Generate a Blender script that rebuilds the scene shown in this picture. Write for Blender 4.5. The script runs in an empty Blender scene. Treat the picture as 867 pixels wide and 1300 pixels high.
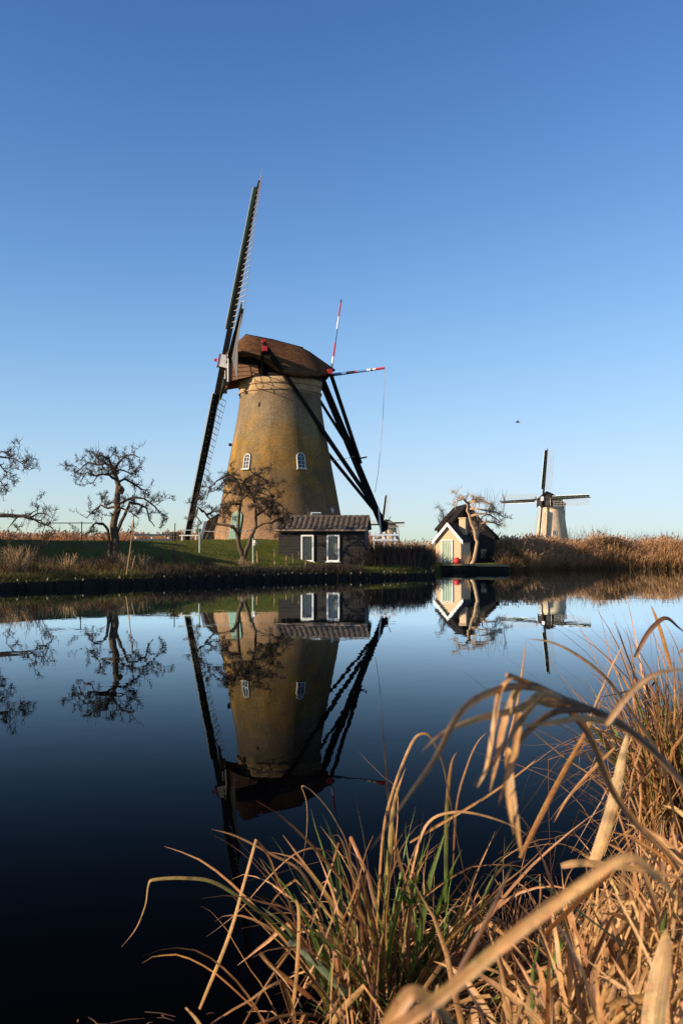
import bpy, math, random
import numpy as np
from mathutils import Vector, Matrix

random.seed(7)
rng = np.random.default_rng(11)
sc = bpy.context.scene
COL = sc.collection
F = 1264.0
CAM_H = 1.5
PITCH = math.atan(54.5 / F)
V = Vector

def pt(px, py, d):
    """world point at a depth d (metres along the view axis) for a place in the photo"""
    c, s = math.cos(PITCH), math.sin(PITCH)
    a = (px - 433.5) / F; b = (650 - py) / F
    return V((a * d, d * (c - b * s), CAM_H + d * (s + b * c)))

def sstep(x):
    x = np.clip(x, 0, 1)
    return x * x * (3 - 2 * x)

# ------------------------------------------------------------------ materials
def new_mat(name):
    m = bpy.data.materials.new(name); m.use_nodes = True
    nt = m.node_tree
    b = nt.nodes['Principled BSDF']
    return m, nt, b

def ramp(nt, stops):
    r = nt.nodes.new('ShaderNodeValToRGB')
    e = r.color_ramp.elements
    while len(e) < len(stops): e.new(0.5)
    for i, (p, c) in enumerate(stops):
        e[i].position = p; e[i].color = (c[0], c[1], c[2], 1)
    return r

def noise(nt, scale, detail=4, rough=.6, vec=None, stretch=None):
    n = nt.nodes.new('ShaderNodeTexNoise')
    n.inputs['Scale'].default_value = scale; n.inputs['Detail'].default_value = detail
    n.inputs['Roughness'].default_value = rough
    tc = nt.nodes.new('ShaderNodeTexCoord')
    if stretch:
        mp = nt.nodes.new('ShaderNodeMapping'); mp.inputs['Scale'].default_value = stretch
        nt.links.new(tc.outputs['Object'], mp.inputs['Vector']); nt.links.new(mp.outputs['Vector'], n.inputs['Vector'])
    else:
        nt.links.new(tc.outputs['Object'], n.inputs['Vector'])
    return n

def mat(name, c1, c2=None, scale=3.0, rough=.8, bump=0.0, stretch=None, spec=.3, bscale=None, lo=.35, hi=.65):
    m, nt, b = new_mat(name)
    b.inputs['Roughness'].default_value = rough
    b.inputs['Specular IOR Level'].default_value = spec
    if c2 is None: c2 = tuple(x * .75 for x in c1)
    n = noise(nt, scale, 5, .65, stretch=stretch)
    r = ramp(nt, [(lo, c1), (hi, c2)])
    nt.links.new(n.outputs['Fac'], r.inputs['Fac']); nt.links.new(r.outputs['Color'], b.inputs['Base Color'])
    if bump:
        n2 = noise(nt, bscale or scale * 3, 4, .6, stretch=stretch)
        bp = nt.nodes.new('ShaderNodeBump'); bp.inputs['Strength'].default_value = bump; bp.inputs['Distance'].default_value = .05
        nt.links.new(n2.outputs['Fac'], bp.inputs['Height']); nt.links.new(bp.outputs['Normal'], b.inputs['Normal'])
    return m

def mix(nt, fac, a, b, mode='MIX'):
    x = nt.nodes.new('ShaderNodeMix'); x.data_type = 'RGBA'; x.blend_type = mode
    for s, v in (('Factor', fac), ('A', a), ('B', b)):
        sock = [i for i in x.inputs if i.name == s and (i.type == 'RGBA' or (s == 'Factor' and i.type == 'VALUE'))][0]
        if hasattr(v, 'is_output'): nt.links.new(v, sock)
        elif isinstance(v, (int, float)): sock.default_value = v
        else: sock.default_value = (*v, 1)
    return [o for o in x.outputs if o.type == 'RGBA'][0]

def leaf_mat(name, rough=.6, trans=.25, spec=.25, fine=60):
    m, nt, b = new_mat(name)
    at = nt.nodes.new('ShaderNodeAttribute'); at.attribute_name = 'Col'
    n = noise(nt, fine, 3, .6)
    r = ramp(nt, [(.3, (.72, .72, .72)), (.7, (1.12, 1.12, 1.12))])
    nt.links.new(n.outputs['Fac'], r.inputs['Fac'])
    c = mix(nt, 1.0, at.outputs['Color'], r.outputs['Color'], 'MULTIPLY')
    if fine > 10:
        fa = nt.nodes.new('ShaderNodeAttribute'); fa.attribute_name = 'Fib'
        nf = nt.nodes.new('ShaderNodeTexNoise'); nf.inputs['Scale'].default_value = 1.0; nf.inputs['Detail'].default_value = 3; nf.inputs['Roughness'].default_value = .7
        nt.links.new(fa.outputs['Vector'], nf.inputs['Vector'])
        rf = ramp(nt, [(.34, (.45, .40, .34)), (.5, (.95, .95, .95)), (.66, (1.25, 1.25, 1.22))]); nt.links.new(nf.outputs['Fac'], rf.inputs['Fac'])
        c = mix(nt, .85, c, rf.outputs['Color'], 'MULTIPLY')
        n9 = noise(nt, 210, 2, .7); r9 = ramp(nt, [(.30, (.35, .28, .22)), (.40, (1, 1, 1))]); nt.links.new(n9.outputs['Fac'], r9.inputs['Fac'])
        c = mix(nt, .8, c, r9.outputs['Color'], 'MULTIPLY')
    nt.links.new(c, b.inputs['Base Color'])
    b.inputs['Roughness'].default_value = rough; b.inputs['Specular IOR Level'].default_value = spec
    if trans:
        t = nt.nodes.new('ShaderNodeBsdfTranslucent'); nt.links.new(c, t.inputs['Color'])
        ms = nt.nodes.new('ShaderNodeMixShader'); ms.inputs[0].default_value = trans
        out = nt.nodes['Material Output']
        nt.links.new(b.outputs[0], ms.inputs[1]); nt.links.new(t.outputs[0], ms.inputs[2]); nt.links.new(ms.outputs[0], out.inputs['Surface'])
    return m

def brick_mat(name, cols, zlo, zhi, patch=None, patchz=(.25, .8)):
    """brickwork whose colour changes with the height of the courses, with lichen patches"""
    m, nt, b = new_mat(name)
    tc = nt.nodes.new('ShaderNodeTexCoord'); sep = nt.nodes.new('ShaderNodeSeparateXYZ')
    nt.links.new(tc.outputs['Object'], sep.inputs[0])
    mr = nt.nodes.new('ShaderNodeMapRange'); mr.inputs['From Min'].default_value = zlo; mr.inputs['From Max'].default_value = zhi
    nt.links.new(sep.outputs['Z'], mr.inputs['Value'])
    nz = noise(nt, .45, 4, .6)
    ad = nt.nodes.new('ShaderNodeMath'); ad.operation = 'MULTIPLY_ADD'; ad.inputs[1].default_value = .22; ad.inputs[2].default_value = -.11
    nt.links.new(nz.outputs['Fac'], ad.inputs[0])
    sm = nt.nodes.new('ShaderNodeMath'); sm.operation = 'ADD'
    nt.links.new(mr.outputs[0], sm.inputs[0]); nt.links.new(ad.outputs[0], sm.inputs[1])
    r = ramp(nt, cols); nt.links.new(sm.outputs[0], r.inputs['Fac'])
    col = r.outputs['Color']
    if patch:
        n2 = noise(nt, .38, 5, .68, stretch=(1, 1, 1.5))
        r2 = ramp(nt, [(.42, (0, 0, 0)), (.74, (1, 1, 1))]); nt.links.new(n2.outputs['Fac'], r2.inputs['Fac'])
        # lichen sits on the middle height of the wall
        r3 = ramp(nt, [(patchz[0] - .12, (0, 0, 0)), (patchz[0], (1, 1, 1)), (patchz[1], (1, 1, 1)), (patchz[1] + .12, (0.1, 0.1, 0.1))])
        nt.links.new(sm.outputs[0], r3.inputs['Fac'])
        f = mix(nt, 1.0, r2.outputs['Color'], r3.outputs['Color'], 'MULTIPLY')
        col = mix(nt, f, col, patch)
    n3 = noise(nt, 7, 6, .75, stretch=(1, 1, 1.6)); r4 = ramp(nt, [(.3, (.55, .55, .55)), (.72, (1.35, 1.35, 1.3))]); nt.links.new(n3.outputs['Fac'], r4.inputs['Fac'])
    col = mix(nt, 1.0, col, r4.outputs['Color'], 'MULTIPLY')
    n5 = noise(nt, 1.3, 4, .6, stretch=(1, 1, .25)); r5 = ramp(nt, [(.35, (.75, .75, .75)), (.62, (1.1, 1.1, 1.1))]); nt.links.new(n5.outputs['Fac'], r5.inputs['Fac'])
    col = mix(nt, 1.0, col, r5.outputs['Color'], 'MULTIPLY')
    # brick courses from the uv map laid round the wall in metres
    br = nt.nodes.new('ShaderNodeTexBrick'); br.inputs['Scale'].default_value = 1.0
    br.inputs['Brick Width'].default_value = .22; br.inputs['Row Height'].default_value = .07; br.inputs['Mortar Size'].default_value = .008
    br.inputs['Color1'].default_value = (1, 1, 1, 1); br.inputs['Color2'].default_value = (.72, .7, .68, 1); br.inputs['Mortar'].default_value = (.8, .8, .78, 1)
    nt.links.new(tc.outputs['UV'], br.inputs['Vector'])
    col = mix(nt, .8, col, br.outputs['Color'], 'MULTIPLY')
    nt.links.new(col, b.inputs['Base Color'])
    b.inputs['Roughness'].default_value = .9; b.inputs['Specular IOR Level'].default_value = .15
    bp = nt.nodes.new('ShaderNodeBump'); bp.inputs['Strength'].default_value = .5; bp.inputs['Distance'].default_value = .04
    nt.links.new(n3.outputs['Fac'], bp.inputs['Height']); nt.links.new(bp.outputs['Normal'], b.inputs['Normal'])
    return m

M = {}
M['tower'] = brick_mat('tower_brick', [(0.0, (.30, .18, .10)), (.14, (.23, .135, .07)), (.34, (.17, .108, .05)), (.55, (.21, .138, .055)), (.74, (.235, .172, .10)), (.90, (.20, .14, .085)), (.93, (.44, .29, .155)), (1.0, (.48, .33, .18))], 0, 12.35, (.36, .185, .028), (.32, .66))
M['far_tower'] = brick_mat('pale_tower_brick', [(0, (.66, .50, .34)), (.9, (.70, .55, .39)), (1, (.8, .72, .62))], 0, 12.4)
M['band'] = mat('moulded_brick', (.36, .22, .11), (.27, .16, .08), 5, .85)
M['tar'] = mat('tarred_timber', (.009, .008, .007), (.017, .014, .012), 4, .8, .2, spec=.08)
M['thatch'] = mat('thatch', (.165, .076, .030), (.058, .030, .017), 2.2, .95, 1.0, stretch=(1, 1, 2.5), bscale=16, spec=.05)
M['thatch_dark'] = mat('old_thatch', (.045, .033, .024), (.025, .018, .014), 2.2, .95, .8, bscale=12, spec=.05)
M['plank'] = mat('brown_planks', (.26, .125, .055), (.16, .08, .04), 3, .8, .3, stretch=(1, 1, 5))
M['lath'] = mat('weathered_lath', (.36, .33, .29), (.26, .235, .2), 3, .8)
M['white'] = mat('white_paint', (.78, .77, .72), (.66, .65, .6), 4, .5)
M['frame'] = mat('greyed_white_paint', (.58, .55, .48), (.42, .40, .35), 9, .7)
M['white_blue'] = mat('bluish_white_paint', (.62, .66, .72), (.5, .55, .62), 4, .55)
M['slate_rail'] = mat('grey_blue_rail', (.05, .065, .09), (.035, .05, .07), 4, .6)
M['green'] = mat('green_paint', (.02, .13, .075), (.015, .1, .06), 4, .45)
M['dgreen'] = mat('dark_green_board', (.010, .024, .019), (.007, .016, .014), 4, .9, spec=.04)
M['red'] = mat('red_paint', (.55, .035, .03), (.42, .03, .03), 4, .45)
M['blue'] = mat('light_blue_paint', (.11, .27, .5), (.09, .22, .42), 4, .5)
M['black'] = mat('black_paint', (.012, .012, .014), (.02, .02, .02), 4, .5)
M['pale_green'] = mat('galvanised_pole', (.34, .42, .33), (.26, .33, .27), 4, .5)
M['glass'] = mat('window_glass', (.015, .02, .025), (.03, .035, .035), 3, .08, spec=.8)
M['board'] = mat('black_weatherboard', (.012, .0105, .0095), (.026, .021, .017), 2.5, .75, .3, stretch=(.4, .4, 5))
M['tile'] = mat('old_roof_tile', (.13, .10, .075), (.04, .033, .028), 5, .85, .5, spec=.2, bscale=14)
M['fascia'] = mat('gutter_board', (.33, .24, .18), (.24, .17, .13), 4, .7)
M['house_brick'] = mat('ochre_brick', (.62, .44, .27), (.50, .34, .20), 9, .9, .3)
M['door_pale'] = mat('pale_green_door', (.38, .46, .33), (.3, .38, .27), 4, .6)
M['bark'] = mat('lichened_bark', (.13, .092, .058), (.062, .046, .032), 7, .95, .8, bscale=20, spec=.1)
M['bark_dark'] = mat('dark_bark', (.085, .06, .042), (.045, .034, .026), 7, .95, .6, bscale=20, spec=.1)
M['bark_tan'] = mat('tan_bark', (.48, .32, .19), (.33, .22, .13), 7, .95, .6, bscale=20, spec=.1)
M['twig'] = mat('twig_bark', (.085, .064, .045), (.045, .034, .026), 6, .9, spec=.1)
M['twig_red'] = mat('red_brown_twig', (.15, .08, .05), (.085, .05, .036), 6, .9, spec=.1)
M['twig_tan'] = mat('tan_stem', (.40, .26, .13), (.25, .16, .085), 6, .9, spec=.1)
M['stone'] = mat('pale_stone', (.26, .22, .17), (.15, .125, .1), 5, .9)
M['wet_board'] = mat('wet_bank_board', (.016, .014, .013), (.03, .026, .022), 3, .85, .4, stretch=(1, 1, 4), spec=.05)
M['quay'] = mat('quay_stone', (.34, .25, .15), (.2, .15, .09), 4, .9, .5)
M['leaf'] = leaf_mat('dry_leaf', .5, .22, .35)
M['reed'] = leaf_mat('reed_stems', .75, .3, .1, 3)
M['bird'] = mat('bird_feathers', (.05, .05, .055), (.03, .03, .03), 5, .8)

# ------------------------------------------------------------------ mesh builder
class MB:
    def __init__(s): s.v = []; s.f = []; s.uv = []; s.X = Matrix.Identity(4); s.col = []; s.c = (1, 1, 1)
    def add(s, vs, fs, uvs=None):
        k = len(s.v)
        for p in vs: s.v.append(tuple(s.X @ V(p))); s.col.append(s.c)
        for i, f in enumerate(fs):
            s.f.append(tuple(k + a for a in f))
            s.uv.append(uvs[i] if uvs else None)
    def box(s, c, size, R=None):
        x, y, z = size[0] / 2, size[1] / 2, size[2] / 2
        vs = [V((a * x, b * y, d * z)) for a in (-1, 1) for b in (-1, 1) for d in (-1, 1)]
        if R is not None: vs = [R @ p for p in vs]
        vs = [p + V(c) for p in vs]
        s.add(vs, [(0, 1, 3, 2), (4, 6, 7, 5), (0, 4, 5, 1), (2, 3, 7, 6), (0, 2, 6, 4), (1, 5, 7, 3)])
    def bar(s, p0, p1, w, h=None, w1=None, h1=None, up=(0, 0, 1)):
        p0, p1 = V(p0), V(p1); h = h or w; w1 = w1 or w; h1 = h1 or h
        d = (p1 - p0).normalized(); up = V(up)
        if abs(d.dot(up.normalized())) > .98: up = V((1, 0, 0)) if abs(d.x) < .9 else V((0, 1, 0))
        a = d.cross(up).normalized(); b = a.cross(d).normalized()
        vs = []
        for p, ww, hh in ((p0, w, h), (p1, w1, h1)):
            for i, j in ((-1, -1), (1, -1), (1, 1), (-1, 1)): vs.append(p + a * (i * ww / 2) + b * (j * hh / 2))
        s.add(vs, [(3, 2, 1, 0), (4, 5, 6, 7), (0, 1, 5, 4), (1, 2, 6, 5), (2, 3, 7, 6), (3, 0, 4, 7)])
    def tube(s, pts, rad, n=6, cap=True):
        pts = [V(p) for p in pts]; vs = []; fs = []
        prev = None
        for i, p in enumerate(pts):
            d = (pts[min(i + 1, len(pts) - 1)] - pts[max(i - 1, 0)])
            if d.length < 1e-6: d = V((0, 0, 1))
            d.normalize()
            if prev is None:
                a = d.cross(V((.13, .31, 1))) if abs(d.z) < .95 else d.cross(V((1, 0.2, 0)))
            else: a = prev - d * prev.dot(d)
            if a.length < 1e-6: a = d.orthogonal()
            a.normalize(); prev = a; b = d.cross(a)
            r = rad[i] if hasattr(rad, '__len__') else rad
            for k in range(n):
                t = 2 * math.pi * k / n
                vs.append(p + a * (math.cos(t) * r) + b * (math.sin(t) * r))
        for i in range(len(pts) - 1):
            for k in range(n):
                k2 = (k + 1) % n
                fs.append((i * n + k, i * n + k2, (i + 1) * n + k2, (i + 1) * n + k))
        if cap:
            fs.append(tuple(range(n - 1, -1, -1))); fs.append(tuple((len(pts) - 1) * n + k for k in range(n)))
        s.add(vs, fs)
    def lathe(s, prof, n=64, c=(0, 0, 0), closed=True):
        vs = []; fs = []; uvs = []
        for z, r in prof:
            for k in range(n):
                t = 2 * math.pi * k / n
                vs.append((c[0] + r * math.cos(t), c[1] + r * math.sin(t), c[2] + z))
        for i in range(len(prof) - 1):
            rr = 4.2
            for k in range(n):
                k2 = (k + 1) % n
                fs.append((i * n + k, i * n + k2, (i + 1) * n + k2, (i + 1) * n + k))
                u0, u1 = rr * 2 * math.pi * k / n, rr * 2 * math.pi * (k + 1) / n
                uvs.append([(u0, prof[i][0]), (u1, prof[i][0]), (u1, prof[i + 1][0]), (u0, prof[i + 1][0])])
        if closed:
            fs.append(tuple((len(prof) - 1) * n + k for k in range(n))); uvs.append(None)
            fs.append(tuple(range(n - 1, -1, -1))); uvs.append(None)
        s.add(vs, fs, uvs)
    def prism(s, poly, y0, y1):
        """poly in x,z extruded between y0 and y1"""
        n = len(poly)
        vs = [(x, y0, z) for x, z in poly] + [(x, y1, z) for x, z in poly]
        fs = [tuple(range(n)), tuple(range(2 * n - 1, n - 1, -1))]
        for i in range(n):
            j = (i + 1) % n; fs.append((j, i, n + i, n + j))
        s.add(vs, fs)
    def build(s, name, m, parent=None, loc=None, smooth=False, col=False):
        me = bpy.data.meshes.new(name)
        root = parent
        while root is not None and root.parent is not None: root = root.parent
        if root is not None: inv = root.matrix_basis.inverted()
        elif loc is not None: inv = Matrix.Translation(-V(loc))
        else: inv = Matrix.Identity(4)
        if s.local: vs = s.v
        else: vs = [tuple(inv @ V(p)) for p in s.v]
        me.from_pydata(vs, [], s.f)
        if any(u for u in s.uv):
            ul = me.uv_layers.new(name='UVMap'); k = 0; flat = []
            for f, u in zip(s.f, s.uv):
                for j in range(len(f)): flat.extend(u[j] if u else (0, 0))
            ul.data.foreach_set('uv', flat)
        if col:
            at = me.color_attributes.new('Col', 'FLOAT_COLOR', 'POINT')
            at.data.foreach_set('color', [x for c in s.col for x in (*c, 1)])
        me.materials.append(m)
        if smooth: me.polygons.foreach_set('use_smooth', [True] * len(me.polygons))
        me.validate()
        o = bpy.data.objects.new(name, me); COL.objects.link(o)
        if parent is not None: o.parent = parent
        elif loc is not None: o.location = loc
        return o
    local = False

def tag(o, label=None, cat=None, group=None, kind=None):
    if label: o['label'] = label
    if cat: o['category'] = cat
    if group: o['group'] = group
    if kind: o['kind'] = kind
    return o

def thing(name, loc, label, cat, group=None, rz=0):
    o = bpy.data.objects.new(name, None); COL.objects.link(o)
    o.empty_display_size = .3
    o.location = loc; o.rotation_euler = (0, 0, rz)
    o.matrix_basis = Matrix.Translation(V(loc)) @ Matrix.Rotation(rz, 4, 'Z')
    return tag(o, label, cat, group)

def copy_tree(o, parent=None):
    c = o.copy(); COL.objects.link(c); c.parent = parent
    for ch in list(o.children): copy_tree(ch, c)
    return c

def raw_mesh(name, verts, quads, m, cols=None, smooth=False):
    """fast numpy mesh of quads"""
    me = bpy.data.meshes.new(name)
    nv, nf = len(verts), len(quads)
    me.vertices.add(nv); me.vertices.foreach_set('co', np.asarray(verts, dtype=np.float32).ravel())
    me.loops.add(nf * 4); me.loops.foreach_set('vertex_index', np.asarray(quads, dtype=np.int32).ravel())
    me.polygons.add(nf)
    me.polygons.foreach_set('loop_start', np.arange(0, nf * 4, 4, dtype=np.int32))
    me.polygons.foreach_set('loop_total', np.full(nf, 4, dtype=np.int32))
    me.update(calc_edges=True)
    if cols is not None:
        at = me.color_attributes.new('Col', 'FLOAT_COLOR', 'POINT')
        c4 = np.ones((nv, 4), dtype=np.float32); c4[:, :3] = cols
        at.data.foreach_set('color', c4.ravel())
    me.materials.append(m)
    if smooth: me.polygons.foreach_set('use_smooth', np.ones(nf, dtype=bool))
    o = bpy.data.objects.new(name, me); COL.objects.link(o)
    return o

def ribbons(base, d0, L, W, droop, seg, c0, c1, taper=.7, wfun=None):
    """many curved blades: base(N,3) d0(N,3) unit, L(N), W(N), droop(N,3)"""
    N = len(base)
    t = np.linspace(0, 1, seg + 1)
    P = base[:, None, :] + d0[:, None, :] * (L[:, None] * t[None, :])[:, :, None] + droop[:, None, :] * (t[None, :] ** 2)[:, :, None] * L[:, None, None]
    ang = rng.uniform(0, np.pi, N)
    side = np.stack([np.cos(ang), np.sin(ang), np.zeros(N)], 1)
    w = W[:, None] * (np.maximum(1 - t, .03) ** taper if wfun is None else wfun(t))[None, :] * .5
    Lf = P - side[:, None, :] * w[:, :, None]; Rt = P + side[:, None, :] * w[:, :, None]
    verts = np.stack([Lf, Rt], 2).reshape(-1, 3)
    idx = np.arange(N)[:, None] * (seg + 1) * 2 + np.arange(seg)[None, :] * 2
    quads = np.stack([idx, idx + 1, idx + 3, idx + 2], 2).reshape(-1, 4)
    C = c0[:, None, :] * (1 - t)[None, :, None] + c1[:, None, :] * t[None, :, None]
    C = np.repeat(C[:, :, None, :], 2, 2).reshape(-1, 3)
    return verts, quads, C

def merge(parts):
    vs, qs, cs = [], [], []; k = 0
    for v, q, c in parts:
        vs.append(v); qs.append(q + k); cs.append(c); k += len(v)
    return np.concatenate(vs), np.concatenate(qs), np.concatenate(cs)

# ------------------------------------------------------------------ terrain
BANK = [(-140, -80), (-60, -6), (-30, 24), (-14.6, 42.5), (-10.3, 48.6), (-1.6, 61.2), (2.5, 63.6), (5.9, 66.5), (6.4, 71), (6.8, 83), (8.3, 88.6), (9, 88.8), (14.8, 88.9), (17.3, 94), (21.5, 102), (28, 108), (38, 108.5), (60, 112), (170, 160), (900, 300)]
POLY = BANK + [(3000, 3500), (-3000, 3500), (-3000, -80)]
MILL = V((-4.8, 77.7, 2.62))

def inside(x, y, poly):
    r = np.zeros(x.shape, bool); n = len(poly)
    for i in range(n):
        x0, y0 = poly[i]; x1, y1 = poly[(i + 1) % n]
        c = ((y0 > y) != (y1 > y))
        with np.errstate(divide='ignore', invalid='ignore'):
            xi = (x1 - x0) * (y - y0) / ((y1 - y0) if y1 != y0 else 1e-9) + x0
        r ^= c & (x < xi)
    return r

def sdist(x, y, line, poly):
    d = np.full(x.shape, 1e9)
    for (x0, y0), (x1, y1) in zip(line[:-1], line[1:]):
        vx, vy = x1 - x0, y1 - y0
        t = np.clip(((x - x0) * vx + (y - y0) * vy) / (vx * vx + vy * vy), 0, 1)
        d = np.minimum(d, np.hypot(x - x0 - t * vx, y - y0 - t * vy))
    return np.where(inside(x, y, poly), d, -d)

def land_z(x, y):
    x = np.asarray(x, float); y = np.asarray(y, float)
    s = sdist(x, y, BANK, POLY)
    z = .28 + .14 * sstep((s - .15) / .3) + .35 * sstep(s / 2.2)
    A = 1.55 * (1 - sstep((x - 4.5) / 4.0))
    z = z + A * sstep((s - 3.2) / 8.5) * (1 - .9 * sstep((s - 26) / 10))
    z = z + .38 * np.exp(-((x - MILL.x) ** 2 + (y - MILL.y) ** 2) / 95) * sstep((s - 3) / 5) * (1 - sstep((x - 3) / 4))
    z = z + .05 * np.sin(x * 1.3 + y * .7) * np.sin(y * .9 - x * .4) * sstep(s / 3)
    return np.where(s < 0, np.maximum(-1.2, .28 + s * 3.0), z)

def hz(x, y): return float(land_z(np.array([x]), np.array([y]))[0])

def grid_mesh(name, xs, ys, fn, m):
    X, Y = np.meshgrid(xs, ys); Z = fn(X, Y)
    v = np.stack([X.ravel(), Y.ravel(), Z.ravel()], 1); nx, ny = len(xs), len(ys)
    i = (np.arange(ny - 1)[:, None] * nx + np.arange(nx - 1)[None, :]).ravel()
    q = np.stack([i, i + 1, i + nx + 1, i + nx], 1)
    return raw_mesh(name, v, q, m, smooth=True)

def ground_material():
    m, nt, b = new_mat('grassy_ground')
    n1 = noise(nt, .22, 5, .6); n2 = noise(nt, 3.5, 5, .7)
    r1 = ramp(nt, [(.38, (.075, .09, .014)), (.52, (.10, .11, .02)), (.66, (.13, .105, .032))])
    r2 = ramp(nt, [(.3, (.55, .55, .5)), (.7, (1.3, 1.25, 1.2))])
    nt.links.new(n1.outputs['Fac'], r1.inputs['Fac']); nt.links.new(n2.outputs['Fac'], r2.inputs['Fac'])
    c = mix(nt, 1.0, r1.outputs['Color'], r2.outputs['Color'], 'MULTIPLY')
    nt.links.new(c, b.inputs['Base Color']); b.inputs['Roughness'].default_value = .95; b.inputs['Specular IOR Level'].default_value = .1
    bp = nt.nodes.new('ShaderNodeBump'); bp.inputs['Strength'].default_value = .8; bp.inputs['Distance'].default_value = .1
    nt.links.new(n2.outputs['Fac'], bp.inputs['Height']); nt.links.new(bp.outputs['Normal'], b.inputs['Normal'])
    return m
xs = np.concatenate([-np.geomspace(2600, 70, 14), np.arange(-60, -24, 2.0), np.arange(-24, 42, .45), np.arange(42, 90, 2.5), np.geomspace(92, 2600, 14)])
ys = np.concatenate([np.arange(-70, 24, 4.0), np.arange(24, 118, .45), np.arange(118, 180, 3.0), np.geomspace(182, 3400, 16)])
tag(grid_mesh('ground', xs, ys, land_z, ground_material()), kind='structure')

# near bank under the photographer
NEAR = [(-40, -22), (-6, -3.5), (-1.3, 1.3), (-.75, 2.3), (-.12, 3.05), (.45, 3.5), (1.0, 3.75), (1.55, 4.35), (2.1, 5.6), (3.2, 8.0), (7, 14), (16, 26), (45, 45)]
NPOLY = NEAR + [(60, -40), (-40, -40)]
def near_z(x, y):
    s = sdist(np.asarray(x, float), np.asarray(y, float), NEAR, NPOLY)
    z = .02 + .42 * sstep(s / 1.5) + .04 * np.sin(x * 7) * np.sin(y * 6) * sstep(s / .5)
    return np.where(s < 0, np.maximum(-1.1, .02 + s * .9), z)
m_soil = mat('damp_soil', (.035, .025, .016), (.015, .012, .009), 6, .9, .8, bscale=25)
tag(grid_mesh('near_bank', np.concatenate([np.arange(-30, -3, 1.5), np.arange(-3, 7, .12), np.arange(7, 46, 1.5)]), np.concatenate([np.arange(-30, -1, 1.5), np.arange(-1, 9, .12), np.arange(9, 46, 1.5)]), near_z, m_soil), kind='structure')

# water
def water_material():
    m, nt, b = new_mat('canal_water')
    b.inputs['Base Color'].default_value = (.0025, .0035, .006, 1); b.inputs['Roughness'].default_value = 0.0
    b.inputs['IOR'].default_value = 1.33
    b.inputs['Specular IOR Level'].default_value = .5
    n = noise(nt, .55, 3, .55); n2 = noise(nt, 3.2, 2, .5)
    ad = nt.nodes.new('ShaderNodeMath'); ad.operation = 'MULTIPLY_ADD'; ad.inputs[1].default_value = .12
    nt.links.new(n2.outputs['Fac'], ad.inputs[0]); nt.links.new(n.outputs['Fac'], ad.inputs[2])
    bp = nt.nodes.new('ShaderNodeBump'); bp.inputs['Strength'].default_value = 1.0; bp.inputs['Distance'].default_value = .0022
    nt.links.new(ad.outputs[0], bp.inputs['Height'])
    # dark still water: a mirror whose strength follows the Fresnel law, as seen through a polarising filter
    fr = nt.nodes.new('ShaderNodeFresnel'); fr.inputs['IOR'].default_value = 1.33
    pw = nt.nodes.new('ShaderNodeMath'); pw.operation = 'POWER'; pw.inputs[1].default_value = 3.2
    mu = nt.nodes.new('ShaderNodeMath'); mu.operation = 'MULTIPLY'; mu.inputs[1].default_value = 3.7; mu.use_clamp = True
    nt.links.new(fr.outputs[0], pw.inputs[0]); nt.links.new(pw.outputs[0], mu.inputs[0])
    gl = nt.nodes.new('ShaderNodeBsdfGlossy'); gl.inputs['Roughness'].default_value = 0.0; gl.inputs['Color'].default_value = (.83, .93, 1.0, 1)
    df = nt.nodes.new('ShaderNodeBsdfDiffuse'); df.inputs['Color'].default_value = (.0008, .0009, .0013, 1)
    ms = nt.nodes.new('ShaderNodeMixShader')
    nt.links.new(bp.outputs['Normal'], gl.inputs['Normal']); nt.links.new(bp.outputs['Normal'], fr.inputs['Normal'])
    nt.links.new(mu.outputs[0], ms.inputs[0]); nt.links.new(df.outputs[0], ms.inputs[1]); nt.links.new(gl.outputs[0], ms.inputs[2])
    nt.links.new(ms.outputs[0], nt.nodes['Material Output'].inputs['Surface'])
    return m
mb = MB(); mb.add([(-3000, -200, 0), (3000, -200, 0), (3000, 3400, 0), (-3000, 3400, 0)], [(0, 1, 2, 3)])
tag(mb.build('canal_water', water_material()), kind='structure')

# ------------------------------------------------------------------ windmill
def arch_poly(w, h, n=8):
    p = [(-w / 2, 0), (w / 2, 0), (w / 2, h - w / 2)]
    for i in range(1, n): t = math.pi * i / n; p.append((w / 2 * math.cos(t), h - w / 2 + w / 2 * math.sin(t)))
    p.append((-w / 2, h - w / 2)); return p

def arched_window(X, w, h, parent, glazing=True):
    fr = MB(); fr.X = X
    o = arch_poly(w, h); i = arch_poly(w - .13, h - .13); i = [(a, b + .065) for a, b in i]
    n = len(o); vs = [(a, -.03, b) for a, b in o] + [(a, -.03, b) for a, b in i] + [(a, .12, b) for a, b in o] + [(a, .05, b) for a, b in i]
    fs = []
    for k in range(n):
        j = (k + 1) % n
        fs += [(k, j, n + j, n + k), (2 * n + k, 2 * n + j, j, k), (n + k, n + j, 3 * n + j, 3 * n + k)]
    fr.add(vs, fs)
    fr.box((0, 0.0, h * .5), (.035, .05, h - .1)); 
    for q in (.26, .5, .74): fr.box((0, 0.004, h * q), (w - .1, .045, .03))
    fr.box((0, -.05, -.03), (w + .15, .16, .08))
    f = fr.build('window', M['frame'], parent)
    pn = MB(); pn.X = X; pn.prism([(a * .97, b) for a, b in i], .03, .045); pn.build('pane', M['glass'], f)
    return f

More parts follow.
